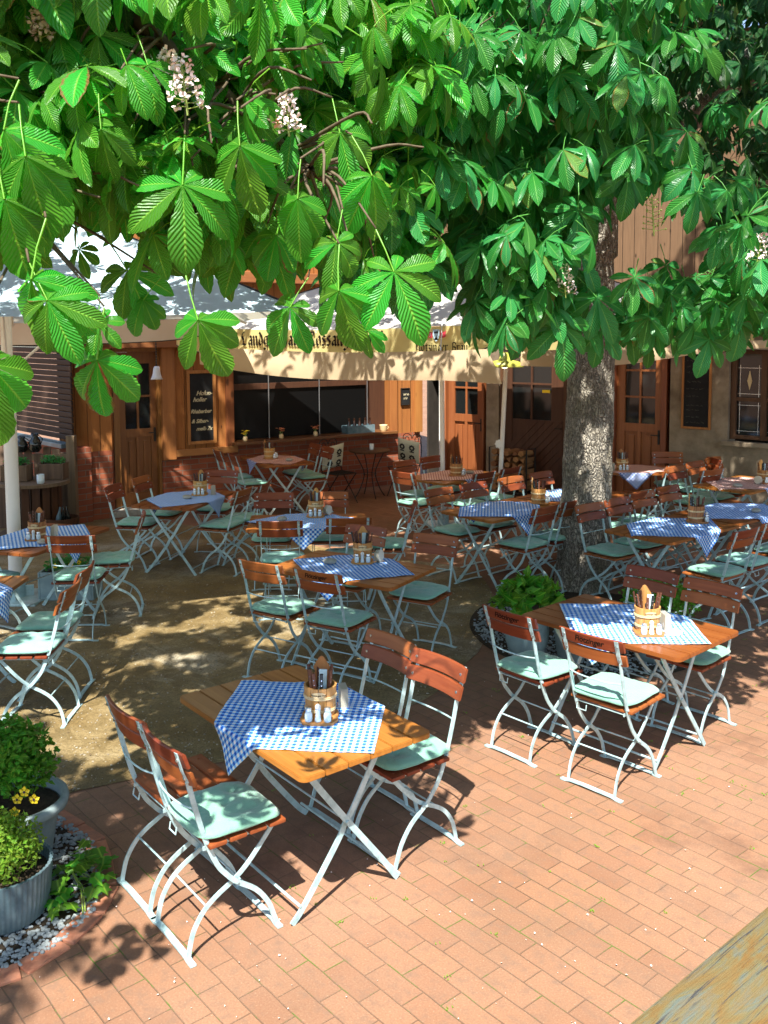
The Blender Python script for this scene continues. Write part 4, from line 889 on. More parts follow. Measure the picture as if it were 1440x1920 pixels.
for x,y,yaw,l in ((.06,8.78,178,'chair seen side-on at the right end of the table behind the middle gravel table'),
(-1.95,10.72,-100,'chair facing the viewer between the oak-door table and the hatch table'),
(-2.55,7.66,95,'chair with its back to the viewer at the table beside the thick white pole'),(-2.40,8.28,190,'chair turned sideways at the far right of the table beside the thick white pole'),(-3.30,7.62,60,'left chair half out of frame at the table beside the thick white pole'),
(-2.26,5.97,181,'nearer side-on chair with tufted cushion at the left edge'),(-2.31,6.42,180,'farther side-on chair with tufted cushion at the left edge'),
(.36,10.92,44,'chair at the left end of the table before the corner door'),
(3.75,12.18,-95,'chair against the wall behind the table before the red-brown six-pane door'),(3.38,11.42,130,'near chair seen from behind at the table before the red-brown six-pane door'),(3.95,11.72,185,'chair at the right end of the table before the red-brown six-pane door'),(3.72,11.02,120,'chair between the far right table and the table before the six-pane door')):
    place_chair('plain',x,y,yaw,l,G)
# ------------------------------------------------------------------ cutlery buckets and table things
def make_bucket():
    t=empty('cutlery_bucket'); mb=MB(); n=12
    for k in range(n):
        a0,a1=2*PI*k/n+.02,2*PI*(k+1)/n-.02; V=[]
        for z,r in ((.016,.066),(.155,.076)):
            for a in (a0,(a0+a1)/2,a1): V.append((r*math.cos(a),r*math.sin(a),z))
            for a in (a1,(a0+a1)/2,a0): V.append(((r-.009)*math.cos(a),(r-.009)*math.sin(a),z))
        mb.add(V,[(0,1,7,6),(1,2,8,7),(2,3,9,8),(3,4,10,9),(4,5,11,10),(5,0,6,11),(6,7,8,9,10,11),(5,4,3,2,1,0)])
    mb.lathe([(.064,.016),(.064,.022)],24); mb.build('tub',MAT['bucket'],t)
    for z,r in ((.105,.0745),(.045,.070)):
        mb=MB(); P=[(r*math.cos(a),r*math.sin(a),z) for a in np.linspace(0,2*PI,33)]; mb.tube(P,.004,8,False); mb.tube([(x*1.0,y,q+.007) for x,y,q in P],.0035,8,False); mb.build('hoop',MAT['hoop'],t)
    mb=MB(); P=[(.085*math.cos(a),.085*math.sin(a)*1.05-.0) for a in np.linspace(-.25,PI+.25,16)]+[(-.088,-.06),(-.07,-.105),(-.03,-.112),(.03,-.112),(.07,-.105),(.088,-.06)]
    mb.prism(P,.002,.016); mb.build('base_board',MAT['bucket'],t,bevel=.002)
    P=[(-.022,.0),(.022,0),(.03,.10),(.036,.165),(.030,.185),(.040,.20),(.034,.212),(.026,.225),(.012,.248),(0,.256),(-.012,.248),(-.026,.225),(-.034,.212),(-.040,.20),(-.030,.185),(-.036,.165),(-.03,.10)]
    mb=MB().prism(P,-.006,.006,Matrix.Translation((0,.062,.01))@Matrix.Rotation(PI/2,4,'X')); mb.build('handle',MAT['bucket'],t,bevel=.002)
    V=[];Fs=[]; K=20
    for i in range(K+1):
        x=-.034+.068*i/K; h=.0135*math.sqrt(max(0,1-(x/.034)**2)); yy=-math.sqrt(.0755**2-x*x)-.0015
        V+=[(x,yy,.128-h),(x,yy,.128+h)]
    for i in range(K): Fs.append((2*i,2*i+2,2*i+3,2*i+1))
    pl=MB().add(V,Fs).build('plaque',MAT['hoop'],t)
    me=text_mesh('Rossanger Hof',.0115,.0002,.2,.0003); 
    for v in me.vertices: x=v.co.x; v.co=Vector((x,-math.sqrt(.0755**2-x*x)-.0018-v.co.z,.127+v.co.y))
    link('lettering',me,pl,MAT['ink']); return t
def make_knife(black):
    t=empty('table_knife'); mb=MB()
    w=.009; 
    for i in range(1): mb.box((0,0,.155),(.016,.010,.105),None,.003)
    mb.build('handle',MAT['knifeblack' if black else 'knifebrown'],t); 
    MB().box((0,0,.06),(.013,.0015,.09)).build('blade',MAT['chrome'],t)
    rv=MB()
    for z in (.125,.15,.175): rv.tube([(0,-.0056,z),(0,.0056,z)],.0022 if not black else .003,6)
    rv.build('rivet',MAT['chrome'],t); return t
def make_shaker(kind):
    t=empty('shaker'); mb=MB()
    if kind=='mill': pr=[(.015,0),(.016,.004),(.013,.02),(.0105,.04),(.0125,.052),(.0125,.056)]; cap=[(.013,.056),(.013,.07),(.008,.078),(.002,.081)]
    else: pr=[(.015,0),(.0175,.003),(.0175,.034),(.013,.044),(.013,.048)]; cap=[(.0145,.047),(.015,.05),(.015,.062),(.013,.065)]
    mb.lathe(pr,18); mb.build('bottle',MAT['glass'],t,smooth=True)
    MB().lathe([(r-.0022,z+.0015) for r,z in pr[:3]]+[(pr[2][0]-.004,pr[2][1]+.004)],16).build('contents',MAT['pepper' if kind=='pepper' else 'salt'],t,smooth=True)
    MB().lathe(cap,18).build('cap',MAT['chrome' if kind!='mill' else 'white_metal'],t,smooth=True); return t
bk0=make_bucket(); kn=[make_knife(False),make_knife(True)]; sh={k:make_shaker(k) for k in('salt','mill','pepper')}; first={}
def inst(proto):
    o=proto if proto.name not in first else copy_tree(proto); first[proto.name]=1; return o
TZ=.7475
BK=dict(T1=(-.30,4.19,-.05),T2=(1.54,5.38,.0),T3=(-.17,7.1,.0),T4=(-.66,8.89,0),T5=(-2.01,10.12,0),T6=(-1.60,12.95,1.3),T7=(-2.99,7.95,0),T9=(.88,11.35,1.3),T10=(1.58,9.50,1.3),T12=(3.0,11.72,0),T13=(4.38,10.7,.3),T14=(2.87,8.52,1.3))
for k,(x,y,rz) in BK.items():
    o=inst(bk0); o.location=(x,y,TZ); o.rotation_euler=(0,0,rz); tag(o,'hooped wooden tub of cutlery on '+TP[k],'cutlery tub','cutlery tubs on the tables')
    nk=10 if k in('T1','T2','T3','T5','T7') else 8
    for j in range(nk):
        a=2*PI*j/nk+rng.uniform(-.2,.2); q=inst(kn[(j*7+1)%3==0]); rr=rng.uniform(.03,.045); q.location=(x+rr*math.cos(a),y+rr*math.sin(a),TZ+.02+rng.uniform(0,.012))
        q.rotation_euler=Vector((math.cos(a)*rng.uniform(.06,.22),math.sin(a)*rng.uniform(.06,.22),1)).to_track_quat('Z','Y').to_euler(); 
        tag(q,('black riveted' if (j*7+1)%3==0 else 'brown-handled')+' knife standing in the tub on '+TP[k],'knife','knives in the tub on '+TP[k])
    n_=MB().box((0,0,.12),(.036,.006,.15),Matrix.Rotation(.04,4,'Y')).build('paper_napkin',MAT['napkin']); n_.location=(x+.012*math.cos(rz),y-.005,TZ+.03); n_.rotation_euler=(0,0,rz); tag(n_,'folded pale napkin among the knives on '+TP[k],'napkin','paper napkins in the tubs')
    kinds=('salt','mill','pepper')
    for j,kd in enumerate(kinds):
        lx,ly=(-.043+.043*j,-.093); q=inst(sh[kd]); c,s=math.cos(rz),math.sin(rz); q.location=(x+lx*c-ly*s,y+lx*s+ly*c,TZ+.0165)
        tag(q,{'salt':'white salt shaker','mill':'tall slim salt shaker','pepper':'grey-green pepper shaker'}[kd]+' by the tub on '+TP[k],'shaker','shakers on the tub boards')
mats_rect=dict(T1=(-.2,4.31,.2),T2=(1.66,5.43,.1),T5=(-1.87,10.12,0),T7=(-2.88,8.05,0),T12=(2.88,11.72,0)); mats_round=dict(T3=(-.045,7.09,.1),T4=(-.55,8.95,0),T13=(4.28,10.62,1.2))
def make_mats(round_):
    t=empty('coaster_holder'); mb=MB()
    if round_:
        for i in range(9): mb.lathe([(.045,-.0008),(.045,.0008)],28,(0,0,-.018+i*.0042))
        mb.v=[(x,z+0*y,y+.047) for x,y,z in mb.v]
    else:
        for i in range(9): mb.box((0,-.016+i*.004,.049),(.09,.0016,.094+.001*(i%2)))
    m=mb.build('coasters',M('beer_mat_card',(.66,.62,.50),.85) if 'beer_mat_card' not in bpy.data.materials else bpy.data.materials['beer_mat_card'],t)
    w_=MB()
    for s in(-1,1): w_.tube([(s*.035,-.024,.002),(s*.035,-.024,.05)],.0015,6); w_.tube([(s*.035,.026,.002),(s*.035,.026,.05)],.0015,6)
    w_.box((0,0,.001),(.085,.055,.002)); w_.build('holder',MAT['chrome'],t); return t
mr,mo=make_mats(False),make_mats(True)
for src,D in ((mr,mats_rect),(mo,mats_round)):
    for k,(x,y,rz) in D.items():
        o=inst(src); o.location=(x,y,TZ+.001); o.rotation_euler=(0,0,rz+PI/2 if src is mr else rz+.9); tag(o,('square' if src is mr else 'round')+' beer mats in a wire holder on '+TP[k],'coasters','beer mat holders on the tables')
# the printed round mat facing the viewer on the far right table
st=dict(T3=(-.42,7.04),T4=(-.96,8.67),T5=(-2.10,9.86),T6=(-1.30,12.72),T7=(-2.88,7.76),T9=(1.06,11.5),T12=(2.84,11.66),T13=(3.97,10.42),T15=(3.60,8.96))
bm=bmesh.new(); bmesh.ops.create_icosphere(bm,subdivisions=4,radius=1)
for v in bm.verts:
    q=1+.05*noise.noise(v.co*1.3); v.co=Vector((v.co.x*.055*q,v.co.y*.045*q,v.co.z*.022*q+.021))
me=bpy.data.meshes.new('pebble_weight'); bm.to_mesh(me); bm.free(); me.shade_smooth(); s0=link('pebble_weight',me,None,MAT['stone'])
for i,(k,(x,y)) in enumerate(st.items()):
    o=s0 if i==0 else s0.copy(); 
    if i: COL.objects.link(o)
    o.location=(x,y,TZ-.001); o.rotation_euler=(0,0,i*1.3); tag(o,'smooth grey stone on the cloth of '+TP[k],'stone','stones weighing down the cloths')
o=empty('ashtray',(1.68,5.33,TZ),0,'round white glass dish lying in the sun on the table before the trunk','dish')
MB().lathe([(.03,0),(.045,.004),(.05,.018),(.046,.018),(.04,.007),(.0,.006)],32,cap=False).build('bowl',MAT['salt'],o,smooth=True)
# ------------------------------------------------------------------ things near the hatch
def flower_jar(x,y,z,col,label):
    o=empty('flower_jar',(x,y,z),0,label,'flowers','flower jars along the hatch counter'); MB().lathe([(.028,0),(.034,.01),(.034,.05),(.026,.06),(.028,.068)],16).build('jar',MAT['hoop'],o,smooth=True)
    mb=MB(); r=random.Random(label)
    for _ in range(16):
        c=Vector((r.gauss(0,.03),r.gauss(0,.03),.10+r.uniform(0,.06)))
        for k in range(5):
            a=k*2*PI/5; mb.add([c,c+Vector((.016*math.cos(a-.5),.016*math.sin(a-.5),.006)),c+Vector((.02*math.cos(a),.02*math.sin(a),.0)),c+Vector((.016*math.cos(a+.5),.016*math.sin(a+.5),.006))],[(0,1,2,3)])
    mb.build('petals',MAT[col],o)
    mb=MB()
    for _ in range(8): a=r.uniform(0,6); mb.tube([(0,0,.05),(.03*math.cos(a),.03*math.sin(a),.11)],.0015,4)
    mb.build('stem',MAT['petiole'],o)
def w1(s,d,z): p=WF1@Vector((s,d,z)); return p
for s,c,l in ((1.58,'yellow','yellow flowers in a jar, leftmost on the hatch counter'),(2.17,'orange','salmon flowers in a jar, middle of the hatch counter'),(2.76,'orange','salmon flowers in a pale jar right of the middle of the hatch counter')):
    p=w1(s,-.06,.909); flower_jar(p.x,p.y,p.z,c,l)
p=w1(3.55,-.04,.909); o=empty('bottle_crate',p,R(33),'grey metal crate of bottles at the right of the hatch counter','crate'); mb=MB()
for a,b,c_ in (((0,-.09,.06),(.5,.01,.12),0),((0,.09,.06),(.5,.01,.12),0),((-.25,0,.06),(.01,.18,.12),0),((.25,0,.06),(.01,.18,.12),0),((0,0,.006),(.5,.18,.01),0)): mb.box(a,b)
mb.build('crate_body',MAT['zinc'],o)
for i in range(9):
    q=w1(3.55-.2+.05*i,-.04+(.035 if i%2 else -.035),.921); b=(MB().lathe([(.022,0),(.024,.01),(.024,.11),(.010,.17),(.010,.21),(.012,.215)],12).build('bottle',M('brown_bottle_glass',(.03,.012,.006),.08),None,smooth=True) if i==0 else b0.copy())
    if i==0: b0=b
    else: COL.objects.link(b)
    b.location=q; tag(b,'dark brown bottle standing in the grey crate on the hatch counter','bottle','bottles in the hatch crate')
p=w1(4.0,-.08,.909); o=empty('ceramic_pot',p,0,'small cream pot at the right end of the hatch counter','pot'); MB().lathe([(.05,0),(.06,.02),(.065,.09),(.068,.10),(.058,.10),(.052,.02)],20,cap=False).build('body',MAT['hoop'],o,smooth=True); MB().tube([(.06,0,.08),(.085,0,.06),(.062,0,.03)],.006,6).build('handle',MAT['hoop'],o)
# bistro table and two metal chairs with printed cushions
bx,by=-.22,14.05
o=empty('bistro_table',(bx,by,0),0,'small round dark bistro table with curved legs below the hatch','table'); MB().lathe([(.30,.70),(.31,.71),(.31,.725),(.30,.73)],36).build('tabletop',MAT['darkwood'],o,auto=40)
for a in (0.4,1.97,3.54,5.11):
    P=smoothpath([(.25,.70),(.20,.62),(.10,.42),(.10,.3),(.17,.12),(.24,.01)],4); MB().tube([(r*math.cos(a),r*math.sin(a),z) for r,z in P],.008,6).build('leg',MAT['iron'],o)
MB().tube([(.105*math.cos(a),.105*math.sin(a),.36) for a in np.linspace(0,2*PI,20)],.005,5,False).build('ring',MAT['iron'],o)
o=empty('candle_glass',(bx+.03,by-.02,.731),0,'small glass with candle on the round bistro table','candle'); MB().lathe([(.03,0),(.033,.01),(.033,.09),(.031,.09),(.031,.012)],18,cap=False).build('glass',MAT['glass'],o,smooth=True); MB().lathe([(.026,.012),(.026,.04)],14).build('wax',MAT['hoop'],o)
def bistro_chair(x,y,yaw,label,tilt):
    o=empty('bistro_chair',(x,y,0),R(yaw)-PI/2,label,'chair','metal bistro chairs by the hatch')
    mb=MB()
    for i in range(7): mb.box((-.17+i*.057,0,.445),(.04,.36,.008))
    mb.build('seat',MAT['iron'],o)
    for sx in(-1,1):
        mb=MB(); mb.tube(smoothpath([(sx*.18,.2,.0),(sx*.18,.0,.24),(sx*.18,-.17,.44),(sx*.18,-.24,.66),(sx*.15,-.27,.84)],4),.008,6); mb.build('back_post',MAT['iron'],o)
        mb=MB(); mb.tube([(sx*.165,-.22,0),(sx*.165,.0,.24),(sx*.165,.18,.44)],.008,6); mb.build('leg',MAT['iron'],o)
    mb=MB()
    for cx in (-.085,.085):
        P=[(cx+.075*math.cos(a),-.27-.0*a,.86+.06*math.sin(a)) for a in np.linspace(-.3,PI+.3,14)]; mb.tube(P,.006,6)
        P=[(cx+.035*math.cos(a),-.265,.83+.04*math.sin(a)) for a in np.linspace(0,2*PI,12)]; mb.tube(P,.005,6)
    mb.tube([(-.16,-.255,.78),(.16,-.255,.78)],.006,6); mb.build('back_scroll',MAT['iron'],o)
    c=empty('printed_cushion',(x,y,0),R(yaw)-PI/2,'pale square cushion with dark flower print on the '+label,'cushion','printed cushions on the bistro chairs')
    mb=MB(); K=14; V={}
    for sgn in(-1,1):
        for i in range(K+1):
            for j in range(K+1):
                u,v=2*i/K-1,2*j/K-1; th_=.045*(max(0,(1-u**4)*(1-v**4)))**.5
                V[i,j,sgn]=len(mb.v); mb.v.append((u*.19*(1-.06*(1-v*v)*0+.0),sgn*th_,v*.19*(1-.05*(1-u*u))))
        for i in range(K):
            for j in range(K):
                q=(V[i,j,sgn],V[i+1,j,sgn],V[i+1,j+1,sgn],V[i,j+1,sgn]); mb.f.append(q if sgn<0 else q[::-1])
    m=Matrix.Translation((0,-.155,.665))@Matrix.Rotation(tilt,4,'Y')@Matrix.Rotation(-.28,4,'X'); b=mb.build('cover',MAT['grey_cushion'],c,smooth=True); b.matrix_local=m
    pr=MB()
    for (cx,cz) in ((-.08,.08),(.09,.075),(-.08,-.085),(.08,-.08)):
        for (r0,r1,dy) in ((.018,.048,.048),): 
            P=[(cx+r1*math.cos(a)*(1+.12*math.cos(8*a)),cz+r1*math.sin(a)*(1+.12*math.cos(8*a))) for a in np.linspace(0,2*PI,32,endpoint=False)]; I=[(cx+r0*math.cos(a),cz+r0*math.sin(a)) for a in np.linspace(0,2*PI,32,endpoint=False)]
            n=len(pr.v); 
            for q,(px,pz) in enumerate(P+I): u,v=px/.19,pz/.19; pr.v.append((px,.045*(max(0,(1-u**4)*(1-v**4)))**.5+.002,pz))
            for q in range(32): pr.f.append((n+q,n+(q+1)%32,n+32+(q+1)%32,n+32+q))
        for sx in (-1,1):
            n=len(pr.v)
            for (px,pz) in ((cx,cz-.05),(cx+sx*.035,cz-.055),(cx+sx*.04,cz-.075),(cx,cz-.075)): u,v=min(.99,abs(px/.19)),min(.99,abs(pz/.19)); pr.v.append((px,.045*(max(0,(1-u**4)*(1-v**4)))**.5+.002,pz))
            pr.f.append((n,n+1,n+2,n+3))
    pr.build('flower_print',MAT['black'],b)
bistro_chair(-.66,13.62,-50,'left bistro chair facing the round table',.12)
bistro_chair(.30,14.25,-120,'right bistro chair by the timber pillar',-.15)
# firewood by the dark door
p=WF2@Vector((1.98,-.22,0)); o=empty('firewood_rack',p,-.67,'black iron holder for split firewood before the dark plank door','rack'); mb=MB(); 
for sx in (-.32,.32): mb.tube([(sx,-.14,0),(sx,-.14,.75),(sx,.12,.75),(sx,.12,0)],.012,6)
for y in(-.14,.12): mb.tube([(-.32,y,.08),(.32,y,.08)],.012,6); 
mb.build('rack_frame',MAT['iron'],o)
k=0
for row in range(7):
    for col in range(5):
        q=WF2@Vector((1.74+col*.12+(row%2)*.03,-.23,.15+row*.088)); 
        sides=3 if (row+col)%2 else 5; rr=.055; P=[(rr*math.cos(2*PI*j/sides+row),rr*.85*math.sin(2*PI*j/sides+row)) for j in range(sides)]
        l=MB().prism(P,-.15,.15,Matrix.Rotation(PI/2,4,'X')).build('firewood_log',MAT['logwood'],None,bevel=.004); l.location=q; l.rotation_euler=(rng.uniform(-.05,.05),0,-.67+rng.uniform(-.1,.1)); tag(l,'split firewood log in the black holder before the dark plank door','firewood','split logs in the firewood holder')
# cable drum table, troughs and jars by the shutter, old plank fence
o=empty('cable_drum_table',(-4.32,11.45,0),0,'round weathered wooden drum table holding planters below the brown shutter','table')
MB().lathe([(.42,.66),(.42,.70)],40).build('tabletop',MAT['greywood'],o,auto=40)
mb=MB()
for k in range(16): a=k*PI/8; mb.box((.3*math.cos(a),.3*math.sin(a),.35),(.03,.09,.62),Matrix.Rotation(a,4,'Z'),.004)
mb.build('drum',MAT['darkwood'],o); MB().lathe([(.42,.03),(.42,.07)],40).build('bottom_disc',MAT['greywood'],o,auto=40)
def leafquads(n,fn,s0,s1,r,curl=.25,ribbed=False):
    V=[];Fs=[];UV=[]
    for _ in range(n):
        p,up=fn(r); d=Vector((r.gauss(0,1),r.gauss(0,1),r.gauss(0,.6))).normalized(); d=(d+up*.6).normalized(); sd_=d.cross(up if abs(d.dot(up))<.95 else Vector((1,0,0))).normalized(); nn=sd_.cross(d); L=r.uniform(s0,s1); W=L*.34
        i=len(V); V+=[p,p+d*L*.45+sd_*W+nn*L*.06,p+d*L*.45-nn*L*.05,p+d*L*.45-sd_*W+nn*L*.06,p+d*L-nn*L*curl]; UV+=[(.5,0),(1,.5),(.5,.5),(0,.5),(.5,1)]
        Fs+=[(i,i+1,i+2),(i,i+2,i+3),(i+1,i+4,i+2),(i+2,i+4,i+3)]
    mb=MB(); mb.v=[tuple(v) for v in V]; mb.f=Fs; return mb,UV
def shell(c,rx,ry,rz,lo=-.3,fill=.25):
    c=Vector(c)
    def f(r):
        while 1:
            d=Vector((r.gauss(0,1),r.gauss(0,1),r.gauss(0,1))).normalized()
            if d.z>lo: break
        k=1-fill*r.random()**1.5; k*=1+.10*noise.noise(d*2.2+c); return c+Vector((d.x*rx,d.y*ry,d.z*rz))*k,d
    return f
def plant(parent_name,x,y,label,potf,bushes,cat='potted plant',flowers=None,stems=6):
    o=empty(parent_name,(x,y,0),rng.uniform(0,6)*0,label,cat); potf(o); r=random.Random(label)
    for (c,rx,ry,rz,n,s0,s1,mt,lo,fill) in bushes:
        mb,UV=leafquads(n,shell(c,rx,ry,rz,lo,fill),s0,s1,r); mb.build('foliage',MAT[mt],o,uvs=UV)
        sb=MB()
        for _ in range(stems): a=r.uniform(0,6); q=r.uniform(.3,.85); sb.tube([(c[0]*.5,c[1]*.5,c[2]-rz*.7),(c[0]+rx*q*.5*math.cos(a),c[1]+ry*q*.5*math.sin(a),c[2]),(c[0]+rx*q*math.cos(a),c[1]+ry*q*math.sin(a),c[2]+rz*.6)],.003,4)
        sb.build('stem',MAT['twig'],o)
    for (fx,fy,fz) in (flowers or []):
        mb=MB()
        for k in range(5): a=k*2*PI/5+.3; mb.add([(fx,fy-.004,fz),(fx+.02*math.cos(a-.55),fy-.008,fz+.02*math.sin(a-.55)),(fx+.026*math.cos(a),fy-.002,fz+.026*math.sin(a)),(fx+.02*math.cos(a+.55),fy-.008,fz+.02*math.sin(a+.55))],[(0,1,2,3)])
        f=mb.build('flower',MAT['yellow'],o); MB().lathe([(.006,-.002),(.004,.002)],8).build('flower_eye',MAT['violet'],f).matrix_local=Matrix.Translation((fx,fy-.011,fz))@Matrix.Rotation(PI/2,4,'X')
    return o
def pot(prof,mat,soil=True,n=48,wob=None,c=(0,0,0)):
    def f(o):
        MB().lathe(prof,n,c,cap=False,wob=wob).build('pot',mat,o,smooth=wob is None,auto=None if wob is None else 50)
        r,z=max(prof,key=lambda q:q[1]); MB().lathe([(r*.93,z-.05),(.0,z-.035)],24,c,cap=False).build('soil',MAT['soil'],o)
    return f
tubwob=lambda a,j: .012*math.cos(a*54)
plant('potted_shrub',-1.66,3.86,'low box shrub in a ribbed zinc tub at the bottom left corner',pot([(.0,.004),(.15,.004),(.18,.03),(.198,.11),(.208,.225),(.211,.24),(.198,.24),(.19,.17)],MAT['zinc'],n=216,wob=tubwob),
 [((-.02,-.02,.31),.19,.19,.15,2600,.016,.028,'leaf_yellow',-.5,.5),((-.06,0,.31),.15,.15,.11,900,.02,.034,'leaf_bush',-.6,.9)])
plant('potted_shrub',-1.78,4.30,'tall green shrub with yellow pansies in a pale thick-rimmed pot at bottom left',pot([(0,.004),(.15,.004),(.17,.03),(.20,.20),(.225,.25),(.25,.265),(.255,.285),(.25,.305),(.225,.31),(.215,.26)],MAT['potpale']),
 [((-.06,.02,.46),.24,.22,.22,3600,.022,.042,'leaf_bush',-.4,.55)],flowers=[(.10,-.19,.40),(.13,-.18,.43),(.165,-.16,.385),(.09,-.2,.345)])
# ivy spilling on the pebbles
iv=empty('ivy',(-1.32,4.05,0),0,'trailing ivy with pointed leaves on the pebbles beside the zinc tub','ivy'); mb=MB(); UV=[]; r=random.Random(5)
for i in range(64):
    a=r.uniform(0,2*PI); q=r.uniform(0,1)**.6; c=Vector((-.06+.13*q*math.cos(a),.0+.24*q*math.sin(a),.05+.20*(1-q)*r.random())); L=r.uniform(.035,.065); m=Matrix.Rotation(r.uniform(0,6),3,'Z')@Matrix.Rotation(r.uniform(-.9,.3),3,'X')@Matrix.Rotation(r.uniform(-.4,.4),3,'Y')
    P=[(0,0),(.35,-.15),(.62,.05),(.45,.35),(.62,.62),(.25,.6),(0,1.05),(-.25,.6),(-.62,.62),(-.45,.35),(-.62,.05),(-.35,-.15)]
    n=len(mb.v); mb.v+=[tuple(c+m@Vector((0,L*.4,0)))]+[tuple(c+m@Vector((x*L,y*L,-.12*L*abs(x)))) for x,y in P]; UV+=[(.5,.4)]+[(x*.5+.5,y) for x,y in P]
    for k in range(12): mb.f.append((n,n+1+k,n+1+(k+1)%12))
mb.build('foliage',MAT['leaf_bush'],iv,uvs=UV)
mb=MB()
for i in range(7): a=r.uniform(-1.5,1.5); mb.tube([(-.12,0,.12),(-.05+.05*math.cos(a),.1*math.sin(a),.06),(.03*math.cos(a),.22*math.sin(a),.02)],.003,5)
mb.build('stem',MAT['petiole'],iv)
plant('potted_plant',1.10,7.10,'bright green broad-leaved plant in a round blue-grey pot beside the lettered chairs',pot([(0,.004),(.10,.004),(.13,.02),(.165,.12),(.172,.2),(.16,.29),(.163,.31),(.15,.315),(.145,.25)],MAT['potblue']),
 [((0,0,.44),.25,.20,.16,400,.07,.115,'leaf_bush',-.25,.7)],stems=14)
plant('potted_seedling',1.42,6.98,'small leafy plant in a pale zinc bucket next to the round blue-grey pot',pot([(0,.004),(.10,.004),(.13,.25),(.137,.255),(.13,.26),(.12,.22)],MAT['potpale']),[((0,-.02,.32),.14,.14,.10,130,.035,.06,'leaf_bush',-.5,.6)])
plant('potted_box',2.05,7.0,'small box shrub in a blue-grey pot under the table before the trunk',pot([(0,.004),(.13,.004),(.17,.15),(.175,.24),(.165,.245),(.155,.2)],MAT['potblue']),[((.12,.25,.38),.30,.22,.20,1700,.022,.04,'leaf_bush',-.6,.6)])
def sqpot(w,d,h,mat):
    def f(o):
        mb=MB()
        for sx in(-1,1): mb.box((sx*(w/2-.01),0,h/2+.003),(.02,d,h),None,.004)
        for sy in(-1,1): mb.box((0,sy*(d/2-.01),h/2+.003),(w-.042,.02,h-.004),None,.004)
        mb.build('trough',mat,o); MB().box((0,0,h-.05),(w-.04,d-.04,.02)).build('soil',MAT['soil'],o)
    return f
plant('planter_box',-3.0,8.78,'blue-grey trough with small yellow flowers beside the thick white pole',sqpot(.52,.3,.27,MAT['potblue']),[((0,0,.30),.24,.13,.10,500,.03,.05,'leaf_mid',-.3,.7)],flowers=[(.05,-.13,.34),(.12,-.11,.36),(-.1,-.12,.33)])
for x,y,l in ((-4.52,11.42,'left weathered wooden planter with herbs on the drum table'),(-4.12,11.55,'right weathered wooden planter with herbs on the drum table')):
    o=plant('wooden_planter',x,y,l,sqpot(.32,.22,.2,MAT['greywood']),[((0,0,.22),.14,.1,.07,160,.03,.05,'leaf_mid',-.2,.7)]); o.location.z=.702
o=empty('candle_glass',(-4.15,11.2,.702),0,'glass with a cream candle on the drum table rim','candle'); MB().lathe([(.04,0),(.045,.01),(.045,.11),(.042,.11),(.042,.012)],20,cap=False).build('glass',MAT['glass'],o,smooth=True); MB().lathe([(.033,.012),(.033,.06)],16).build('wax',MAT['hoop'],o)
fe=empty('plank_fence',(-5.0,11.9,0),0,'old dark plank fence under the brown shutter behind the drum table','fence')
for i in range(17): x=-.95+i*.115; h=1.02+.05*math.sin(i*2.3); MB().box((x,.06*i/17,h/2),(.095,.022,h),Matrix.Rotation(.02*math.sin(i),4,'Y'),.005).build('plank',MAT['greywood'],fe)
mb=MB(); mb.box((0,.06,.92),(2.0,.05,.08),None,.006); mb.box((.98,.06,.6),(.11,.11,1.2),None,.01); mb.build('rail',MAT['greywood'],fe)
fe2=empty('plank_fence',(-4.55,10.2,0),0,'dark plank fence left of the thick white pole','fence')
for i in range(9): x=-.9+i*.115; MB().box((x,0,.6),(.1,.022,1.2),None,.005).build('plank',MAT['greywood'],fe2)
MB().box((-.45,.03,.9),(1.05,.04,.08),None,.006).build('rail',MAT['greywood'],fe2)
for i,(x,h) in enumerate(((-4.62,.2),(-4.45,.24))):
    o=empty('glass_jug',(x,11.86,1.0),0,('rounder' if i==0 else 'taller')+' empty glass jug on the old plank fence','jug','glass jugs on the fence'); MB().lathe([(.05,0),(.08,.05),(.07,h*.6),(.04,h*.8),(.05,h),(.047,h),(.037,h*.8),(.067,h*.6),(.077,.05),(0,.01)],20,cap=False).build('body',MAT['darkglass'],o,smooth=True)
    MB().tube([(.05,0,h*.9),(.10,0,h*.7),(.07,0,h*.4)],.006,6).build('handle',MAT['darkglass'],o)
o=empty('wooden_tub',(-3.92,11.25,0),0,'half barrel with bottles at the foot of the drum table','tub'); MB().lathe([(0,.01),(.17,.01),(.20,.28),(.19,.28),(.16,.03)],24,cap=False).build('barrel',MAT['darkwood'],o,auto=40); MB().tube([(.195*math.cos(a),.195*math.sin(a),.2) for a in np.linspace(0,2*PI,24)],.006,5,False).build('hoop',MAT['iron'],o)
for i in range(3):
    b=MB().lathe([(.03,0),(.032,.01),(.032,.18),(.012,.25),(.012,.3)],14).build('bottle',MAT['darkglass'] if i else MAT['zinc'],None,smooth=True); b.location=(-3.98+.07*i,11.22+.03*i,.12); b.rotation_euler=(.1,.2-.15*i,0); tag(b,('grey-blue','upright dark','leaning dark')[i]+' bottle in the half barrel at the foot of the drum table','bottle','bottles in the half barrel')
# ------------------------------------------------------------------ weathered timber rail right by the viewer
o=empty('timber_railing',(.65,1.86,0),math.atan2(.323,.366),'weathered ochre timber rail crossing the bottom right corner','railing')
mb=MB(); mb.box((.22,-.17,1.13),(1.5,.33,.16),None,.035); mb.v=[(x,y+.006*noise.noise((x*3,y*2,1)),z+.006*noise.noise((x*4,y*5,2))) for x,y,z in mb.v]; mb.build('rail',MAT['rail'],o,auto=50)
for x in(-.35,.8): MB().box((x,-.17,.525),(.12,.12,1.05),None,.01).build('post',MAT['greywood'],o)
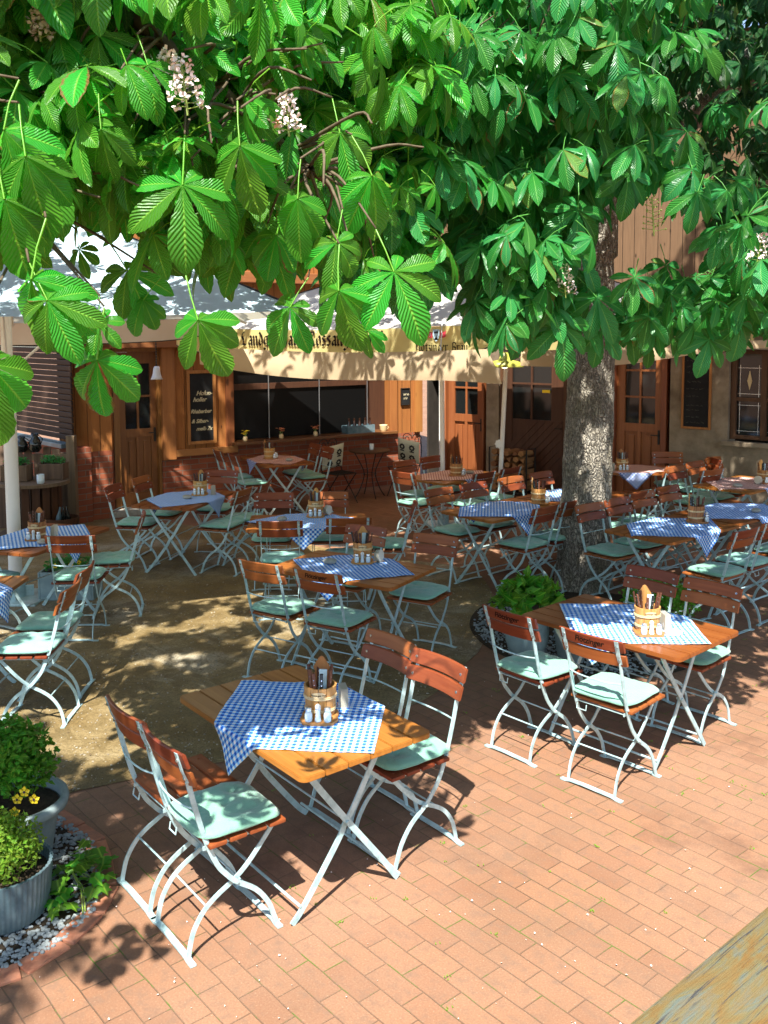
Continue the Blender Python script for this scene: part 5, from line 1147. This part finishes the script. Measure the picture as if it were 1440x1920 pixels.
# ------------------------------------------------------------------ chestnut foliage
def leaf_variant(nseg,nac,d0,d1,fold,seed,nl=7):
    r=random.Random(seed); V=[];Fs=[];UV=[]
    angs=np.linspace(-150,150,nl) if nl==7 else np.linspace(-115,115,nl)
    for a in angs:
        L=(1-.52*(abs(a)/150)**1.3)*r.uniform(.93,1.05); ph=R(a+r.uniform(-7,7)); dx,dy=math.sin(ph),math.cos(ph); sx,sy=dy,-dx
        e0=d0+r.uniform(-.12,.12)+.0; e1=d1+r.uniform(-.2,.25); W=.175*L*r.uniform(.9,1.1); x=0;z=0; n0=len(V); tw=r.uniform(-.25,.25)
        for i in range(nseg+1):
            t=i/nseg; p=e0+e1*t
            if i: x+=math.cos(p)*L/nseg; z-=math.sin(p)*L/nseg
            w_=max(.004,W*math.sin(PI*min(t**1.42,.999))**.8) if i<nseg else .003
            if nseg>=8 and i<nseg and i>2: w_*=1+(.05 if i%2 else -.04)
            for j in range(nac+1):
                q=2*j/nac-1; rise=fold*abs(q)*w_-.12*abs(q)**2*w_*(t); px=x-math.sin(p)*0; tt=tw*q*t*w_
                wave=(.035*w_*math.sin(t*PI*15-abs(q)*2.2)*abs(q)**.5) if nseg>=8 else 0
                V.append((dx*(px+rise*math.sin(p))+sx*q*w_,dy*(px+rise*math.sin(p))+sy*q*w_,z+rise*math.cos(p)+tt+wave)); UV.append(((q+1)/2,t))
        for i in range(nseg):
            for j in range(nac): a_=n0+i*(nac+1)+j; Fs.append((a_,a_+1,a_+nac+2,a_+nac+1))
    # stalk
    n0=len(V)
    for (y,z_,w_) in ((0,0,.012),(-.3,.03,.010),(-.62,-.02,.014)):
        V+=[(-w_,y,z_),(0,y,z_+w_*1.3),(w_,y,z_)]; UV+=[(.5,.5)]*3
    for i in range(2):
        for k in range(3): Fs.append((n0+i*3+k,n0+i*3+(k+1)%3,n0+i*3+3+(k+1)%3,n0+i*3+3+k))
    return np.array(V,float),np.array(Fs,int),np.array(UV,float)
VAR={'hi':[leaf_variant(14,6,.15+.1*i,.55+.12*(i%3),.28,i) for i in range(6)]+[leaf_variant(14,6,.75,.45,.3,20+i) for i in range(4)],
'mid':[leaf_variant(6,2,.12+.12*i,.5+.1*(i%3),.28,i+40) for i in range(6)],'lo':[leaf_variant(3,2,.2+.12*i,.5,.25,i+60) for i in range(4)]}
def basis(f,n):
    f=f/np.linalg.norm(f); n=n-f*np.dot(n,f); n=n/np.linalg.norm(n); return np.stack([np.cross(f,n),f,n],1)
def crown_mesh(name,leaves,mat,parent,off=(0,0,0)):
    """leaves: (res, variant, origin, 3x3 basis, size)"""
    Vs=[];Fs=[];U=[];n=0
    for res,vi,o,B,s in leaves:
        v,f,u=VAR[res][vi]; Vs.append((v*s)@B.T+o-np.array(off)); Fs.append(f+n); U.append(u[f].reshape(-1,2)); n+=len(v)
    V=np.concatenate(Vs).astype(np.float32); Fq=np.concatenate(Fs).astype(np.int32); U=np.concatenate(U).astype(np.float32)
    me=bpy.data.meshes.new(name); me.vertices.add(len(V)); me.vertices.foreach_set('co',V.ravel()); me.loops.add(Fq.size); me.loops.foreach_set('vertex_index',Fq.ravel())
    me.polygons.add(len(Fq)); me.polygons.foreach_set('loop_start',np.arange(0,Fq.size,4,dtype=np.int32)); 
    l=me.uv_layers.new(name='UVMap'); l.data.foreach_set('uv',U.ravel()); me.update(calc_edges=True); me.shade_smooth(); return link(name,me,parent,mat)
sp,cp=math.sin(PITCH),math.cos(PITCH)
def ray(px,py,d):
    """a world point at forward distance d, from the survey coordinates of the photo"""
    u,v=(px-720)/1756.5,-(py-767.8)/1756.5; dirv=np.array([u,cp+v*sp,-sp+v*cp]); return np.array([0,0,H])+dirv/dirv[1]*d
LIT=[(-1.28,2),(-1.25,3.6),(-1.15,3.95),(-.75,4.10),(-.35,4.55),(.12,5.2),(.5,5.6),(.9,5.8),(1.5,6.1),(2.2,6.15),(3.8,6.15),(6,6),(6,2)]
def sunlit_conflict(p,zs=(0,)):
    return any(inpoly(p[0]+SX*(p[2]-z),p[1]+SY*(p[2]-z),LIT) for z in zs)
def whorl(c,nl,L,res,out,az_bias,lst,spread=1.0,check=True,keep=.03,nv=None):
    a0=nr.uniform(0,2*PI)
    for i in range(nl):
        a=a0+2*PI*i/nl+nr.normal(0,.25); h=np.array([math.cos(a),math.sin(a),nr.uniform(-.1,.35)]); h=h+np.array(az_bias)*.5; h/=np.linalg.norm(h)
        s=L*nr.uniform(.75,1.15); dl=nr.uniform(.25,1.05); f=np.array([h[0]*math.cos(dl),h[1]*math.cos(dl),-math.sin(dl)])
        n=np.array([nr.normal(0,.25),-.35+nr.normal(0,.25),1.]); o=c+h*s*.62
        if check and sunlit_conflict(o+f*s*.4) and nr.random()>keep: continue
        if check and sunlit_conflict(o+f*s*.4,(.74,)) and nr.random()>.35: continue
        lst.append((res,nr.integers(len(VAR[res])) if nv is None else nr.choice(nv),o,basis(f,n),s))
    return
def pmax(px,tab): return np.interp(px,[t[0] for t in tab],[t[1] for t in tab])
TABL=[(-200,480),(0,450),(90,350),(180,430),(300,450),(390,440),(470,430),(560,500),(650,550),(740,550),(830,500)]
TABR=[(500,400),(560,450),(640,540),(760,560),(860,520),(920,520),(1000,600),(1060,600),(1085,410),(1145,380),(1180,360),(1300,360),(1350,470),(1440,560),(1600,600)]
near_tree=[];near_tw=[];main_mid=[];main_tw=[];main_far=[];shade=[]
# foreground boughs of the near tree
for _ in range(1500):
    px=nr.uniform(-220,830); d=nr.uniform(2.5,4.2); py=nr.uniform(-160,pmax(px,TABL)-40)
    if len(near_tw)>=330: break
    c=ray(px,py,d); near_tw.append(c); whorl(c,nr.integers(4,7),nr.uniform(.16,.235),'hi',(0,0,0),(.1,-.75,0),near_tree,keep=0.,nv=list(range(6)))
# leaves hanging into view, one by one: px, py of the leaf's centre, distance, length in px, lean from straight down (deg), variant
HERO=[(182,672,2.3,168,-4,7),(372,598,2.35,150,18,6),(60,520,1.75,200,-8,7),(-20,680,1.7,190,6,8),(344,345,2.6,165,0,1),(452,272,2.6,150,5,6),(636,545,2.7,150,0,6),(560,372,2.7,130,-3,8),(740,510,2.75,150,22,1),
(632,455,2.75,110,-10,2),(700,330,2.8,150,25,9),(192,240,2.5,120,8,7),(180,215,2.6,110,-30,2),(50,290,2.2,180,12,6),(90,560,2.1,140,30,3),(230,290,2.7,110,-15,2),(240,505,2.9,120,35,3),(270,560,2.9,90,-35,4),(185,600,2.5,80,0,0),
(520,440,2.9,120,-12,7),(10,240,2.1,170,-10,8),(10,370,2.0,180,15,6),(150,465,3.1,60,10,2),(545,575,3.0,110,-30,3),(420,340,2.8,130,10,8),(280,120,2.6,110,20,3),(640,250,2.9,120,12,2),(690,620,3.0,70,-20,7),
(1052,612,4.3,108,5,1),(1085,395,4.2,100,-5,1),(1000,540,4.3,100,-50,2),(1120,560,4.4,105,40,3),(1010,480,4.3,90,-60,1),(1090,480,4.4,90,30,2),(1160,85,4.0,110,0,1),(1180,330,4.2,85,-10,1),(1300,320,4.2,95,15,2),(1290,250,4.2,90,40,3),
(1130,620,4.8,80,-20,3),(1180,610,5.0,85,12,2),(1215,570,4.9,85,-25,1),(1290,590,5.0,80,5,3),(1340,570,4.8,85,30,2),(1390,610,4.6,95,0,6),(1330,640,4.6,75,-25,1),(1420,520,4.6,90,-30,2),(1250,500,5.2,70,10,3),(1400,440,4.7,80,10,1),
(900,560,5.2,70,-20,3),(950,455,5.0,80,10,1),(860,470,5.2,75,-10,2),(820,450,5.2,80,20,3),(905,165,4.2,110,18,1),(1120,230,4.2,90,30,2),(850,270,4.6,85,0,3),(760,300,4.7,85,-15,1),(1355,480,5.0,70,-10,2),(1220,640,5.2,60,0,3)]
for (px,py,d,Lp,lean,vi) in HERO:
    d=max(d,2.45) if px>120 else max(d,2.3)
    o=ray(px,py,d); L=Lp/1756.5*d; a=R(lean); f=np.array([math.sin(a),-.32,-math.cos(a)]); n=np.array([nr.normal(0,.15)+.1*math.sin(a),-.80,.55])
    (near_tree if d<3.3 else main_mid).append(('hi',vi,o,basis(f,n),L))
    (near_tw if d<3.3 else main_tw).append(o-f*L*.6)
for _ in range(34):
    c=ray(nr.uniform(330,640),nr.uniform(330,470),nr.uniform(2.9,4.3)); near_tw.append(c); whorl(c,5,nr.uniform(.16,.22),'hi',(0,0,0),(.1,-.75,0),near_tree,keep=0.,nv=list(range(6)))
for c_ in ((-1.62,2.05,2.75),(-1.45,1.75,2.85),(-1.8,2.3,2.9)): whorl(np.array(c_),5,.22,'hi',(0,0,0),(.2,-.3,0),near_tree,check=False)
k=0
while k<150:
    ys=nr.uniform(4.15,5.3); xs=nr.uniform(-2.6,.2); z=nr.uniform(3.5,4.8)
    if ys<4.15+max(0,(xs+1.1))*1.0+.12: k+=.05; continue
    whorl(np.array([xs-SX*z,ys-SY*z,z]),5,nr.uniform(.15,.2),'lo',(0,0,0),(0,0,0),shade,keep=0.); k+=1  # unseen leaves added so their shadow falls left of the front table
# lower boughs of the main tree seen at middle distance
k=0
while k<520:
    px=nr.uniform(540,1620); d=nr.uniform(3.9,6.4); py=nr.uniform(-80,pmax(px,TABR)-20)
    if px>1200+(d-4)*20 and py<340 and nr.random()<.93: k+=1; continue
    c=ray(px,py,d); main_tw.append(c); whorl(c,nr.integers(4,7),nr.uniform(.17,.235),'mid',(0,0,0),(0,-.6,0),main_mid,keep=.05); k+=1
for _ in range(95):
    px=nr.uniform(1180,1560); c=ray(px,nr.uniform(520,620),nr.uniform(4.3,6.3)); main_tw.append(c); whorl(c,4,nr.uniform(.14,.19),'mid',(0,0,0),(0,-.6,0),main_mid,keep=.02)
for _ in range(60):
    c=ray(nr.uniform(930,1050),nr.uniform(420,620),nr.uniform(4.0,4.8)); main_tw.append(c); whorl(c,4,nr.uniform(.17,.22),'mid',(0,0,0),(0,-.6,0),main_mid,keep=.02)
k=0
while k<900:
    px=nr.uniform(-300,1750); d=nr.uniform(6.0,9.8); py=nr.uniform(-60,min(pmax(px,TABR) if px>500 else pmax(px,TABL)-10,440)-30)
    c=ray(px,py,d)
    if px<520 and nr.random()<.6: k+=1; continue
    whorl(c,nr.integers(4,7),nr.uniform(.15,.2),'lo',(0,0,0),(0,-.3,0),main_far,keep=.05); k+=1
# high canopy, mostly out of view, placed and thinned to shade the court
k=0
while k<2300:
    x,y=nr.uniform(-6,6.5),nr.uniform(-1.5,10.5); z=nr.uniform(3.3,6.6)
    if z<2.9+.20*max(y,0) and abs(x)<.5*max(y,0)+.4: k+=.15; continue
    c=np.array([x,y,z]); g=(x+SX*z,y+SY*z)
    if inpoly(g[0],g[1],LIT): k+=.3; continue
    nx_,ny_=x+SX*(z-3.1),y+SY*(z-3.1)
    if -2.6<nx_<.9 and 1.7<ny_<4.3 and nr.random()<.93: k+=.3; continue
    nx_,ny_=x+SX*(z-3.6),y+SY*(z-3.6)
    if -.5<nx_<2.6 and 3.4<ny_<6.4 and noise.noise((nx_*1.3,ny_*1.3,z*.5))>-.12 and nr.random()<.95: k+=.3; continue
    if y>9.2 and nr.random()<.4: continue
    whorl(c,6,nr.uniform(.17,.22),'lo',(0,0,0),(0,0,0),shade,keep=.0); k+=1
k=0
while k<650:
    y=nr.uniform(7.2,9.8); c=np.array([nr.uniform(-6.5,6.5),y,nr.uniform(-.3,2.7)+(13.2-y)/SY]); whorl(c,6,nr.uniform(.18,.24),'lo',(0,0,0),(0,0,0),shade,keep=.0); k+=1  # unseen leaves added along the sun's path to shade the facade
print('leaves',len(near_tree),len(main_mid),len(main_far),len(shade))
def lit_trunk(l):
    x,y,z=l[2]; q=(8.75-y)/SY; zz=z-q; xx=x+SX*q
    return y<8.6 and abs(xx-1.97)<.30 and (1.0<zz<2.5) and (math.sin(xx*23+zz*4)+.8*math.sin(zz*9))>.35
def lit_canopy(l):
    x,y,z=l[2]; return (y<7.9 and -5<x+SX*(z-3.4)<-1.0 and 7.4<y+SY*(z-3.4)<9.2 and nr.random()<.88) or (y<9.6 and -2.8<x+SX*(z-2.4)<1.4 and 8.8<y+SY*(z-2.4)<11.9 and nr.random()<.6) or (y<9.3 and -2.4<x+SX*(z-3.0)<4.2 and 9.4<y+SY*(z-3.0)<12.6 and nr.random()<.5)
shade=[l for l in shade if not lit_canopy(l)]; main_far=[l for l in main_far if not lit_canopy(l)]
near_tree=[l for l in near_tree if not lit_trunk(l)]; main_mid=[l for l in main_mid if not lit_trunk(l)]; main_far=[l for l in main_far if not lit_trunk(l)]; shade=[l for l in shade if not lit_trunk(l)]
tree=empty('chestnut_tree',(1.945,9.06,0),0,'horse chestnut whose mottled trunk rises behind the sunlit table','tree'); TO=np.array((1.945,9.06,0))
# trunk
n=96; m_=150; V=[];Fs=[]
for j in range(m_+1):
    z=j/m_*4.6; r0=.236+.055*math.exp(-z/.25)+.012*math.sin(z*1.3)-.012*z*(z<3.2)-.03*max(0,z-2.5); cx=.09*(z/3)**1.5+.02*math.sin(z*1.1); cy=.03*z/3
    for i in range(n):
        a=2*PI*i/n; ca,sa=math.cos(a),math.sin(a); q=Vector((ca*r0*13,sa*r0*13,z*2.6)); q2=Vector((ca*r0*30,sa*r0*30,z*7))
        rr=r0*(1+.035*noise.noise((ca*1.6,sa*1.6,z*.9))+.06*math.exp(-z/.3)*math.cos(5*a+1))+.010*(1-abs(noise.noise(q))*2.6)*.9+.006*noise.noise(q2)
        V.append((cx+rr*ca,cy+rr*sa,z))
for j in range(m_):
    for i in range(n): Fs.append((j*n+i,j*n+(i+1)%n,(j+1)*n+(i+1)%n,(j+1)*n+i))
tk=MB().add(V,Fs); trunk=tk.build('trunk',MAT['bark'],tree,smooth=True)
def limb(P,r0,r1,parent,off,mat='bark',n=10,name='limb'):
    Q=smoothpath([np.array(p)-np.array(off) for p in P],6); rs=[r0+(r1-r0)*(i/(len(Q)-1))**.8 for i in range(len(Q))]
    MB().tube(Q,rs,n).build(name,MAT[mat],parent,smooth=True); return [np.array(q)+np.array(off) for q in Q]
LM=[]
for P,r in (([(2.1,9.1,3.9),(1.7,7.8,4.9),(1.2,5.6,4.9),(.9,4.4,4.1)],.13),([(2.15,9.1,4.1),(2.6,7.6,5.2),(2.2,5.4,5.2),(1.6,4.6,4.3)],.12),([(2.1,9.1,4.2),(.9,8.7,5.4),(-.8,7.2,5.6),(-2.2,5.6,5.2)],.13),([(2.2,9.1,4.0),(3.4,8.2,5.0),(3.9,6.2,4.7),(3.3,5.0,3.9)],.11),([(2.1,9.1,4.4),(2.2,9.6,5.8),(1.0,9.8,6.4)],.11),([(1.4,6.3,4.95),(.6,5.5,4.6),(.2,5.2,3.9)],.06)): LM+=limb(P,r,.02,tree,TO)
NO=(-3.9,.2,0); ntree=empty('chestnut_tree',NO,0,'nearer chestnut whose light green blossoming boughs hang in from the upper left','tree')
NL=limb([(-3.9,.2,0),(-3.85,.25,2),(-3.7,.4,3.6)],.24,.18,ntree,NO,name='trunk')
for P,r in (([(-3.75,.35,3.3),(-2.4,1.5,4.1),(-1.2,2.7,3.75),(-.6,3.0,3.35),(-.24,3.1,3.05)],.07),([(-3.75,.35,3.4),(-2.6,1.9,3.8),(-1.5,2.6,3.4),(-1.05,2.7,2.9)],.055),([(-3.7,.4,3.5),(-2.2,1.2,4.6),(-.6,2.6,4.5),(.1,3.2,4.0)],.05),([(-3.7,.4,3.6),(-3.2,2.6,5.2),(-1.5,4.2,5.4)],.09)): NL+=limb(P,r,.010,ntree,NO,'twig' if r<.08 else 'bark')
def twigs(pts,limbs,parent,off,maxd=.7):
    A=np.array(limbs); mb=MB()
    for c in pts:
        d=np.linalg.norm(A-c,axis=1)+.6*np.maximum(0,c[2]-A[:,2]); i=int(np.argmin(d)); 
        if d[i]>maxd: continue
        a=A[i]; mid=(a+c)/2+np.array([nr.normal(0,.05),nr.normal(0,.05),.12*d[i]]); Q=smoothpath([a-off,mid-off,c-off],4); mb.tube(Q,[.007-.004*k_/(len(Q)-1) for k_ in range(len(Q))],5)
    mb.build('twig',MAT['twig'],parent,smooth=True)
twigs(near_tw,NL,ntree,np.array(NO),.5); twigs(main_tw,LM,tree,TO)
crown_mesh('crown',near_tree,MAT['leaf_near'],ntree,NO)
crown_mesh('crown',main_mid,MAT['leaf_mid'],tree,TO)
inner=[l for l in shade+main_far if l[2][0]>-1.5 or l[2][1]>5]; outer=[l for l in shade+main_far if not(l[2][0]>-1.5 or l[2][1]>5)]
crown_mesh('crown',inner,MAT['leaf_far'],tree,TO); crown_mesh('crown',outer,MAT['leaf_far'],ntree,NO)  # these crowns also carry the unseen leaves added for shade
def panicle(p,h,parent,off,seed,open_=True):
    r=random.Random(seed); p=np.array(p)-np.array(off); st=MB(); fl=MB(); fp=MB(); lean=Vector((r.uniform(-.15,.15),r.uniform(-.2,.1),1)).normalized(); P0=Vector(p)
    st.tube([P0,P0+lean*h],.0035,5)
    for k in range(24):
        t=.12+.88*k/24; a=k*2.4; rr=.05*(1-t*.65)*h/.2; b=P0+lean*h*t; rr*=1.35; e=b+Vector((rr*math.cos(a),rr*math.sin(a),.01)); st.tube([b,e],.0014,4)
        tgt=fl if r.random()<.93 else fp
        if open_:
            for _ in range(7):
                d=Vector((r.gauss(0,1),r.gauss(0,1),r.gauss(0,1))).normalized(); s=d.orthogonal().normalized()*.0065; c=e+d*.003; q=e+d*r.uniform(.012,.021); tgt.add([c,c.lerp(q,.6)+s,q,c.lerp(q,.6)-s],[(0,1,2,3)])
        else: st.lathe([(.001,-.005),(.005,0),(.001,.005)],6,tuple(e))
    s_=st.build('blossom_stalk',MAT['petiole'],parent)
    if open_: fl.build('blossom',MAT['blossom'],s_); fp.build('blossom',MAT['blossom_pink'],s_)
for (px,py,d,h,op,near) in ((355,215,2.6,.17,1,1),(318,170,2.75,.12,1,1),(545,255,2.8,.13,1,1),(120,40,2.7,.12,1,1),(80,75,2.75,.10,1,1),(1062,560,4.2,.16,1,0),(850,385,4.9,.13,1,0),(1228,445,4.2,.20,0,0),(400,20,3.0,.1,0,1),(1420,500,4.4,.16,1,0),(690,70,3.9,.15,1,1),(520,130,3.2,.12,1,1)):
    panicle(ray(px,py,d),h*.85,ntree if near else tree,NO if near else TO,px,bool(op))
# trees beyond the roofs
